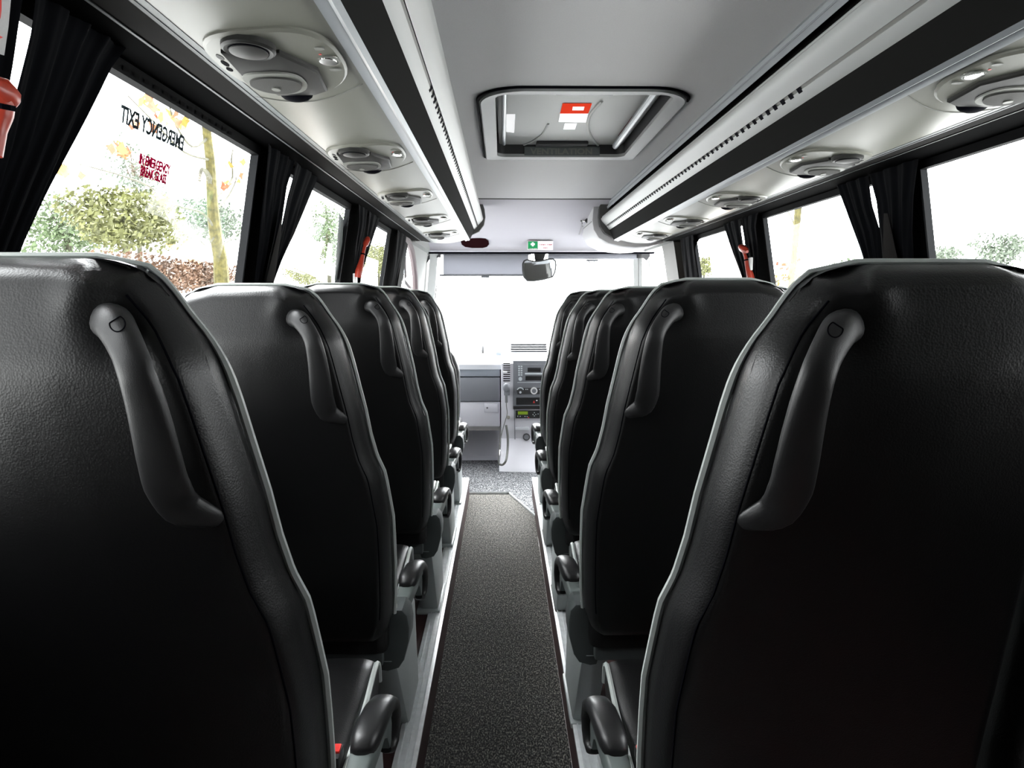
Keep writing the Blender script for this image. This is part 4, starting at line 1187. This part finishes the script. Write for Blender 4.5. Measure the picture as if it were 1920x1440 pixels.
for x in (985, 988, 1010.5, 1014, 1018):
    cbox('heater_button', (x,729), (x+2,730.6), 0.016, 'btn', ht, 0.0008)
# switch panel and bars
sp = cbox('switch_panel', (967.5,745), (1030,759), 0.014, 'dashblack', fascia, 0.006)
a = C(999,755); b = C(1003,755); c_ = C(1001,750); mb = MB(); mb.add([Vector((p.x, YC-0.0155, p.z)) for p in (a, b, c_)], [[0,1,2]]); obj('hazard_mark', mb, M['red'], sp)
cbox('switch', (1005,749.5), (1007.5,751.5), 0.016, 'white', sp, 0.0008)
cbox('lower_bar', (962,761), (1030,767), 0.014, 'dashblack', fascia, 0.003)
# tachograph
tc = cbox('tachograph', (966.5,769.5), (1016,784), 0.012, 'dashblack')
cbox('green_screen', (971,771), (989.5,777), 0.014, 'lcd', tc, 0.001, label='glowing green tachograph screen')
for x, y in ((970,779.2),(974.5,779.4),(983.5,779.6),(987.5,779.8),(1001,772.6),(998.5,776),(1003.6,776),(1001,778.6),(1008,775)):
    cbox('tachograph_button', (x,y), (x+1.6,y+1.5), 0.014, 'btn', tc, 0.0006)
cbox('tachograph_light', (989.5,781.5), (992,783.5), 0.014, 'red', tc, 0.0006)
# lower console detail
cbox('tray_lip', (966,800.5), (992,806), 0.02, 'dashtop')
p = C(987,819); mb = MB(); mb.tube([Vector((p.x, YC-0.012, p.z)), Vector((p.x, YC+0.0, p.z))], 0.032, 18); cup = obj('socket', mb, M['dashdark'], cc)
mb = MB(); mb.tube([Vector((p.x, YC-0.014, p.z)), Vector((p.x, YC-0.01, p.z))], 0.022, 18); obj('socket_cap', mb, M['dashmid'], cup)
mb = MB(); mb.tube([Vector((C(963,676).x, YC-0.004, C(963,676).z)), Vector((C(964.5,780).x, YC-0.004, C(964.5,780).z)), Vector((C(966,840).x, YC+0.012, C(966,840).z))], 0.004, 5); obj('panel_joint', mb, M['dashmid'], cc)
p = C(953,782); mb = MB(); mb.tube([Vector((p.x, YC-0.02, p.z)), Vector((p.x, YC+0.0, p.z))], 0.016, 12); sc_ = obj('cord_socket', mb, M['chrome'], cc)
# flared foot of the console
f0 = atZ(938, 866, -0.115); 
mb = MB()
mb.loft([[Vector((x, y, z)) for x, y, z in ((-0.012,6.18,0.14),(0.42,6.18,0.14),(0.42,6.5,0.14),(-0.012,6.5,0.14))],
         [Vector((x, y, z)) for x, y, z in ((-0.016,6.12,0.0),(0.46,6.10,0.0),(0.46,6.5,0.0),(-0.016,6.5,0.0))],
         [Vector((x, y, z)) for x, y, z in ((-0.03,6.05,-0.085),(0.55,5.98,-0.085),(0.55,6.5,-0.085),(-0.03,6.5,-0.085))],
         [Vector((x, y, z)) for x, y, z in ((-0.03,6.03,-0.12),(0.56,5.96,-0.12),(0.56,6.5,-0.12),(-0.03,6.5,-0.12))]])
obj('console_foot', mb, M['floorpale'], dash, sharp=60)
# hooded top vent on the dash
mb = MB(); mb.prism([(6.42,0.84),(6.44,0.872),(6.62,0.945),(6.72,0.945),(6.85,0.80)], 'x', 0.06, 0.42, 0.008); th_ = obj('top_vent_hood', mb, M['dashtop'], dash)
for k in range(4):
    t = 0.15 + 0.24*k
    y = 6.44 + 0.18*t; z = 0.872 + 0.073*t + 0.004
    mb = MB(); mb.box(0.075, 0.405, y-0.014, y+0.006, z-0.006, z+0.007, 0.002); obj('vent_slat', mb, M['dashdark'], th_)
p0 = atY(958,664,6.4); p1 = atY(1022,669,6.4); mb = MB(); mb.box(p0.x, p1.x, 6.39, 6.5, p1.z-0.004, p0.z, 0.004); obj('top_vent_sill', mb, M['dashblue'], dash)
p0 = atY(930,660,6.5); p1 = atY(944,673,6.5); mb = MB(); mb.box(p0.x, p1.x, 6.49, 6.55, p1.z, p0.z, 0.008); obj('phone_cradle', mb, M['dashblue'], dash)

# footwell
mb = MB()
mb.add([(-0.74,6.46,-0.119),(-0.03,6.46,-0.119),(-0.03,6.56,-0.10),(-0.74,6.56,-0.10),(-0.03,6.84,0.09),(-0.74,6.84,0.09)], [[0,1,2,3],[3,2,4,5]])
struct('floor_footwell', mb, M['floorpale'], 'pale grey sloping footwell floor under the glovebox', smooth=False)
mb = MB(); mb.box(-0.80, 1.35, 6.92, 6.95, -0.12, 0.80); struct('wall_front', mb, M['glove'], 'dark bulkhead under the dashboard')

# driver's microphone and cord
mi = thing('microphone', 'grey handheld microphone with looped cord hanging on the console', 'microphone', atY(951, 728, 6.10))
p = atY(949.5, 727, 6.11)
mb = MB(); mb.ellip(p, 0.030, 0.022, 0.042, 14, 8); mb.box(p.x-0.012, p.x+0.012, p.y-0.01, p.y+0.012, p.z-0.13, p.z-0.03, 0.004); obj('body', mb, M['dashmid'], mi)
mb = MB(); mb.box(p.x-0.02, p.x+0.03, 6.125, 6.165, p.z-0.07, p.z+0.0, 0.005); obj('bracket', mb, M['dashmid'], mi)
pts = [(949,741),(949.5,760),(951,776),(947,790),(941,812),(936,840),(934,864)]
mb = MB(); mb.tube(spline([atY(*q, 6.09) for q in pts], 5), 0.004, 6); obj('cord', mb, M['ventlight'], mi)
pts = [(934,864),(936,870),(943,871),(949,862),(952,840),(952,818),(949,797)]
mb = MB(); mb.tube(spline([atY(*q, 5.99) if q[1] > 845 else atY(*q, 6.08) for q in pts], 5), [0.005]*5 + [0.010]*26, 8); obj('coiled_cord', mb, M['ventlight'], mi)

# front passenger seat (only its aisle edge shows past the last left seat)
fp = thing('cab_seat', 'dark grey front passenger seat beyond the last left seat', 'seat', (-0.52, 5.4, -0.12))
mb = MB(); mb.prism([(-0.72,0.36),(-0.33,0.36),(-0.315,0.55),(-0.315,0.82),(-0.325,0.87),(-0.35,0.94),(-0.40,1.0),(-0.66,1.0),(-0.72,0.93)], 'y', 5.20, 5.31, 0.03, 4); obj('backrest', mb, M['dashdark'], fp, sharp=60)
mb = MB(); mb.box(-0.72, -0.33, 5.30, 5.80, 0.26, 0.40, 0.03, 4); obj('cushion', mb, M['dashdark'], fp, sharp=60)
mb = MB(); mb.box(-0.66, -0.40, 5.34, 5.70, -0.12, 0.27, 0.01); obj('base', mb, M['black'], fp)

# ------------------------------------------------------------------ outside
GZ = -0.85
mb = MB(); mb.quad((-120,-60,GZ),(120,-60,GZ),(120,160,GZ),(-120,160,GZ)); struct('ground', mb, M['ground'], 'pale concrete ground outside', smooth=False)

def leaves(mb, blobs, n, size, flat=False):
    """leaf quads scattered in ellipsoids (cx,cy,cz,rx,ry,rz)"""
    tot = sum(b[3]*b[4]*b[5] for b in blobs)
    for b in blobs:
        k = max(3, int(n*b[3]*b[4]*b[5]/tot))
        for _ in range(k):
            while True:
                u = Vector((random.uniform(-1,1), random.uniform(-1,1), random.uniform(-1,1)))
                if 0.15 < u.length < 1: break
            p = Vector((b[0]+u.x*b[3], b[1]+u.y*b[4], b[2]+u.z*b[5]))
            a = Vector((random.gauss(0,1), random.gauss(0,1), random.gauss(0,1))).normalized()
            c = a.orthogonal().normalized(); d = a.cross(c)
            s = size*random.uniform(0.6, 1.4)
            mb.add([p-c*s*0.5, p+d*s*0.35, p+c*s*0.6, p-d*s*0.35], [[0,1,2,3]])
    return mb

# near sapling with orange leaves beside the emergency exit window
def G(px, py, X): return atX(px, py, X)
XT = -4.6
tr = thing('young_tree', 'slim autumn tree with yellow lichen trunk outside the emergency exit window', 'tree', Vector((G(415,520,XT).x, G(415,520,XT).y, GZ)))
mb = MB()
base = G(415,520,XT)
tp = [Vector((base.x, base.y-0.02, GZ)), base, G(410,470,XT), G(403,430,XT), G(399,390,XT), G(397,350,XT), G(394,300,XT), G(388,250,XT), G(384,200,XT), G(380,120,XT)]
mb.tube(spline(tp, 3), [0.12]*4 + [0.11 - 0.0025*i for i in range(24)], 10)
obj('trunk', mb, M['lichen'], tr)
mb = MB()
def twig(px, r0, X=None, dX=0.0):
    P = [G(px[i][0], px[i][1], (X or XT)+dX*i) for i in range(len(px))]
    P = spline(P, 4); mb.tube(P, [1.5*r0*(1-0.65*i/len(P)) for i in range(len(P))], 5)
twig([(397,350),(388,325),(378,318),(374,340)], 0.035)
twig([(399,375),(420,355),(436,332),(434,300),(437,280)], 0.018)
twig([(401,395),(425,372),(440,345),(443,330)], 0.016)
twig([(388,260),(360,275),(330,235),(315,190)], 0.016)
twig([(394,300),(345,285),(290,230),(240,180)], 0.014)
twig([(403,430),(380,400),(330,385),(280,350),(230,330),(150,308)], 0.014)
twig([(408,465),(430,450),(450,435)], 0.014)
twig([(405,440),(385,460),(360,430),(330,410)], 0.010)
obj('branches', mb, M['bark'], tr)
mb = MB(); random.seed(21)
for px, py, n, sp in ((310,215,14,26),(290,200,8,20),(330,225,10,18),(340,235,6,14),(275,190,6,16),(225,280,9,14),(235,285,7,10),(210,275,4,10),(160,325,5,8),(120,315,4,6),(450,330,3,6),(428,345,4,8),(447,340,3,5),(430,310,3,6),(405,240,5,8),(300,170,4,10),(320,385,5,9),(318,405,4,8),(460,300,3,6),(255,230,5,16)):
    for _ in range(n):
        p = G(px+random.gauss(0, sp*0.6), py+random.gauss(0, sp*0.35), XT+random.uniform(-0.5, 0.9))
        s = random.uniform(0.08, 0.16)
        a = Vector((random.gauss(0,0.5)+1, random.gauss(0,0.5), random.gauss(0,0.6))).normalized(); c = a.orthogonal().normalized(); d = a.cross(c)
        an = random.uniform(0, 6.28); c, d = c*math.cos(an)+d*math.sin(an), -c*math.sin(an)+d*math.cos(an)
        mb.add([p-c*s*0.6, p-c*s*0.2+d*s*0.5, p+c*s*0.1+d*s*0.25, p+c*s*0.7, p+c*s*0.1-d*s*0.25, p-c*s*0.2-d*s*0.5], [[0,1,2,3,4,5]])
half = len(mb.f)//2
m1 = MB(); m2 = MB()
for i, f in enumerate(mb.f):
    (m1 if i % 3 else m2).add([mb.v[k] for k in f], [list(range(6))])
lv = obj('leaves', m1, M['leaforange'], tr, smooth=False)
obj('yellow_leaves', m2, M['leafyellow'], lv, smooth=False)

def bush(name, label, cat, pxc, X, w, h, m, n, size, stem=True, deep=None):
    """bush whose middle is seen at pxc on the plane x = X; w, h half sizes in metres"""
    c = G(*pxc, X); t = thing(name, label, cat, (c.x, c.y, GZ), 'trees and bushes outside')
    mb = MB(); bl = []
    d = deep or w
    for _ in range(7):
        bl.append((c.x+random.uniform(-0.4,0.4)*d, c.y+random.uniform(-0.55,0.55)*w, c.z+random.uniform(-0.4,0.45)*h, d*0.6, w*0.6, h*0.6))
    leaves(mb, bl, n, size); obj('foliage', mb, M[m], t, smooth=False)
    s = MB(); s.tube([(c.x, c.y, GZ), (c.x+0.05, c.y+0.1, c.z-h*0.5), (c.x, c.y, c.z+h*0.3)], [0.10, 0.08, 0.03], 7)
    for k in range(5):
        s.tube([(c.x, c.y, c.z-h*0.5+k*h*0.15), (c.x+random.uniform(-.5,.5)*d, c.y+random.uniform(-.6,.6)*w, c.z+random.uniform(0,.7)*h)], [0.04,0.012], 5)
    obj('stem', s, M['bark'], t)
    return t
bush('olive_bush', 'dense olive-green bush behind the sapling, left of the white lamp post', 'bush', (225,420), -9.0, 2.2, 0.95, 'leafolive', 7220, 0.102, deep=1.2)
bush('green_bush', 'green bush at the left end of the emergency exit window', 'bush', (120,430), -11.8, 2.1, 1.1, 'leafgreen', 3800, 0.095, deep=1.0)
bush('grey_tree', 'pale grey-green tree with thin foliage above the olive bush', 'tree', (250,330), -13.0, 2.4, 1.5, 'leafpale', 1710, 0.109, deep=1.0)
bush('grey_tree', 'pale bushy tree behind the yellow lichen trunk', 'tree', (400,415), -12.0, 3.2, 1.4, 'leafpale', 3420, 0.116, deep=1.0)
bush('russet_hedge', 'russet-brown hedge low in the emergency exit window', 'hedge', (370,520), -7.2, 4.2, 0.42, 'leafbrown', 6840, 0.075, deep=0.6)
bush('wispy_tree', 'dark wispy tree outside the second left window', 'tree', (612,415), -6.5, 2.9, 1.9, 'leafgreen', 3600, 0.088, deep=0.9)
bush('wispy_tree', 'olive bush low outside the second left window', 'bush', (575,520), -10.5, 3.6, 0.6, 'leafolive', 2850, 0.082, deep=0.8)
bush('olive_tree', 'olive-green tree outside the third left window', 'tree', (708,490), -7.5, 5.5, 1.2, 'leafolive', 5700, 0.116, deep=1.0)
bush('distant_tree', 'pale tree top seen through the nearest right window', 'tree', (1880,470), 32, 2.4, 1.2, 'leafpale', 1330, 0.218, deep=1.5)
bush('distant_bush', 'low pale bushes right of the broad right curtain', 'bush', (1765,482), 34, 2.8, 0.8, 'leafpale', 950, 0.218, deep=1.5)
bush('distant_bush', 'low green bush through the middle right window', 'bush', (1590,500), 30, 4.0, 0.9, 'leafgreen', 1140, 0.204, deep=1.5)
bush('distant_tree', 'olive tree seen through the front right window', 'tree', (1320,495), 14, 3.0, 1.0, 'leafolive', 1710, 0.150, deep=1.0)
bush('russet_hedge', 'yellow-brown hedge low in the right windows', 'hedge', (1440,528), 12, 6.0, 0.35, 'leafyellow', 2280, 0.095, deep=0.6)
# right trunk with lichen
XR_ = 5.2
p_ = [G(1478,570,XR_), G(1484,520,XR_), G(1489,470,XR_), G(1493,430,XR_), G(1497,385,XR_), G(1501,330,XR_)]
t = thing('lichen_tree', 'thin yellow lichen trunk outside the middle right window', 'tree', (p_[0].x, p_[0].y, GZ))
mb = MB(); mb.tube([Vector((p_[0].x, p_[0].y, GZ))] + p_, 0.062, 9); obj('trunk', mb, M['lichen'], t)
mb = MB(); mb.tube(spline([G(1490,425,XR_), G(1482,405,XR_), G(1470,388,XR_), G(1455,375,XR_)], 4), 0.012, 5); obj('branch', mb, M['bark'], t)
mb = MB(); leaves(mb, [(*G(1482,497,XR_), 0.3, 0.25, 0.12)], 14, 0.14); obj('leaves', mb, M['leaforange'], t, smooth=False)
# lamp post, vehicles, containers, sheds
lpst = thing('lamp_post', 'white lamp post outside the emergency exit window', 'lamp post', Vector((G(306,480,-10).x, G(306,480,-10).y, GZ)))
a = G(306,480,-10); b = G(304,372,-10)
mb = MB(); mb.tube([(a.x, a.y, GZ), a, b], 0.075, 10); obj('post', mb, M['vanwhite'], lpst)
mb = MB(); mb.tube([b, b+Vector((0.5,0,0.08))], [0.06,0.10], 8); obj('lamp_head', mb, M['vanwhite'], lpst)
def van(name, label, c, L, W, H, m, m2, group=None):
    t = thing(name, label, 'vehicle' if 'container' not in name else 'container', (c[0], c[1], GZ), group)
    return t
# tipped lorry-like orange and white boom beyond the hedge
bo = thing('site_vehicle', 'white and orange works vehicle behind the russet hedge', 'vehicle', Vector((G(350,480,-16).x, G(350,480,-16).y, GZ)))
a = G(318,455,-16); b = G(372,492,-16)
mb = MB(); mb.tube([a, b], 0.28, 4); obj('boom', mb, mat('boom_orange', (0.65, 0.33, 0.10), 0.5), bo)
a = G(330,440,-16.5); b = G(385,478,-16.5)
mb = MB(); mb.tube([a, b], 0.2, 6); obj('jib', mb, M['vanwhite'], bo)
c = G(365,505,-16); mb = MB(); mb.box(c.x-1, c.x+1, c.y-2.2, c.y+2.2, GZ+0.5, c.z+0.1, 0.15); obj('body', mb, M['vanwhite'], bo)
mb = MB()
for dy in (-1.5, 1.5): mb.tube([(c.x+0.9, c.y+dy, GZ+0.5), (c.x+1.1, c.y+dy, GZ+0.5)], 0.5, 16)
obj('wheels', mb, M['black'], bo)
def hut(name, label, c, sx, sy, h, m, rm, group=None):
    t = thing(name, label, 'building', (c.x, c.y, GZ), group)
    mb = MB(); mb.box(c.x-sx, c.x+sx, c.y-sy, c.y+sy, GZ, h, 0.02); obj('wall', mb, M[m], t)
    mb = MB(); mb.prism([(c.x-sx-0.2, h), (c.x+sx+0.2, h), (c.x, h+0.35*sx)], 'y', c.y-sy-0.2, c.y+sy+0.2); obj('roof', mb, M[rm], t)
    mb = MB()
    for k in (-0.5, 0.5): mb.box(c.x-sx-0.02, c.x-sx+0.02, c.y+k*sy-0.5, c.y+k*sy+0.5, h-1.9, h-0.8); mb.box(c.x+sx-0.02, c.x+sx+0.02, c.y+k*sy-0.5, c.y+k*sy+0.5, h-1.9, h-0.8)
    obj('window', mb, M['frame'], t)
hut('green_cabin', 'green site cabin seen beside the lichen trunk on the right', G(1465,512,22), 2.0, 1.6, 1.9, 'cabin', 'roof')
hut('red_cabin', 'red and green low building on the horizon in the nearest right window', G(1850,490,40), 2.0, 5.0, 2.6, 'cabinred', 'cabin')
hut('grey_house', 'grey roofed house behind the green cabin on the right', G(1462,492,45), 4.0, 3.0, 2.9, 'render_wall', 'roof')
hut('pale_house', 'pale house with dark roof through the front right window', G(1350,495,30), 3.5, 3.5, 2.4, 'render_wall', 'roof')
hut('white_shed', 'white shed behind the bushes at left of the emergency exit window', G(95,425,-18), 1.5, 1.6, 2.4, 'vanwhite', 'cabin')
# distant white van ahead, washed out in the windscreen
vn = thing('parked_van', 'pale parked van washed out by light beyond the windscreen', 'van', (-1.6, 22, GZ))
mb = MB(); mb.prism([(20.5,0.45+GZ),(20.5,2.3+GZ),(24.0,2.3+GZ),(24.8,1.4+GZ),(25.6,1.15+GZ),(25.6,0.45+GZ)], 'x', -2.6, -0.7, 0.08); obj('body', mb, M['vanwhite'], vn)
mb = MB()
for y in (21.4, 24.6):
    for x in (-2.55, -0.75): mb.tube([(x-0.12, y, GZ+0.36), (x+0.12, y, GZ+0.36)], 0.36, 16)
obj('wheels', mb, M['black'], vn)
# wing mirror outside the left front door
wm = thing('wing_mirror', 'black wing mirror outside the left front door window', 'mirror', (-0.93, 6.35, 1.4))
a = atY(752,492,6.4); b = atY(757,518,6.4)
mb = MB(); mb.box(a.x-0.05, b.x+0.02, 6.40, 6.47, b.z-0.02, a.z+0.06, 0.02, 3); obj('housing', mb, M['black'], wm)
mb = MB(); mb.box(a.x-0.035, b.x+0.008, 6.392, 6.398, b.z+0.02, a.z+0.045, 0.004); obj('mirror_glass', mb, M['mirror'], wm)
mb = MB(); mb.tube([(a.x, 6.44, b.z-0.01), (a.x+0.06, 6.44, b.z-0.09), (a.x+0.14, 6.42, b.z-0.13)], 0.014, 8); obj('arm', mb, M['black'], wm)

# ------------------------------------------------------------------ world, camera
w = bpy.data.worlds.new('overcast'); SC.world = w; w.use_nodes = True
nt = w.node_tree; bg = nt.nodes['Background']; bg.inputs['Color'].default_value = (0.97, 0.985, 1.0, 1)
tcw = nt.nodes.new('ShaderNodeTexCoord'); dot = nt.nodes.new('ShaderNodeVectorMath'); dot.operation = 'DOT_PRODUCT'
dot.inputs[1].default_value = Vector((0.0, 0.64, 0.77)).normalized()
nt.links.new(tcw.outputs['Generated'], dot.inputs[0])
mr_ = nt.nodes.new('ShaderNodeMapRange'); mr_.interpolation_type = 'SMOOTHSTEP'
mr_.inputs['From Min'].default_value = 0.35; mr_.inputs['From Max'].default_value = 1.0; mr_.inputs['To Min'].default_value = 3.8; mr_.inputs['To Max'].default_value = 34.0
nt.links.new(dot.outputs['Value'], mr_.inputs['Value']); nt.links.new(mr_.outputs[0], bg.inputs['Strength'])
sl = bpy.data.lights.new('hazy_sun', 'SUN'); sl.energy = 14.0; sl.angle = math.radians(35); sl.color = (1.0, 0.99, 0.97)
so_ = bpy.data.objects.new('hazy_sun', sl); COL.objects.link(so_); so_.location = (0, 20, 20)
so_.rotation_euler = Vector((0.10, -1.0, -0.98)).to_track_quat('-Z', 'Y').to_euler()
cam = bpy.data.cameras.new('camera'); cam.sensor_width = 36; cam.lens = F/1920*36; cam.clip_start = 0.02; cam.clip_end = 500
co = bpy.data.objects.new('camera', cam); COL.objects.link(co); co.location = (0, 0, EYE)
co.rotation_euler = (PI/2 - TH, 0, -YAW); SC.camera = co
SC.view_settings.view_transform = 'Standard'; SC.view_settings.look = 'None'; SC.view_settings.exposure = 0.0
try:
    SC.cycles.use_denoising = True; SC.cycles.max_bounces = 10; SC.cycles.diffuse_bounces = 6; SC.cycles.transparent_max_bounces = 16
except Exception: pass
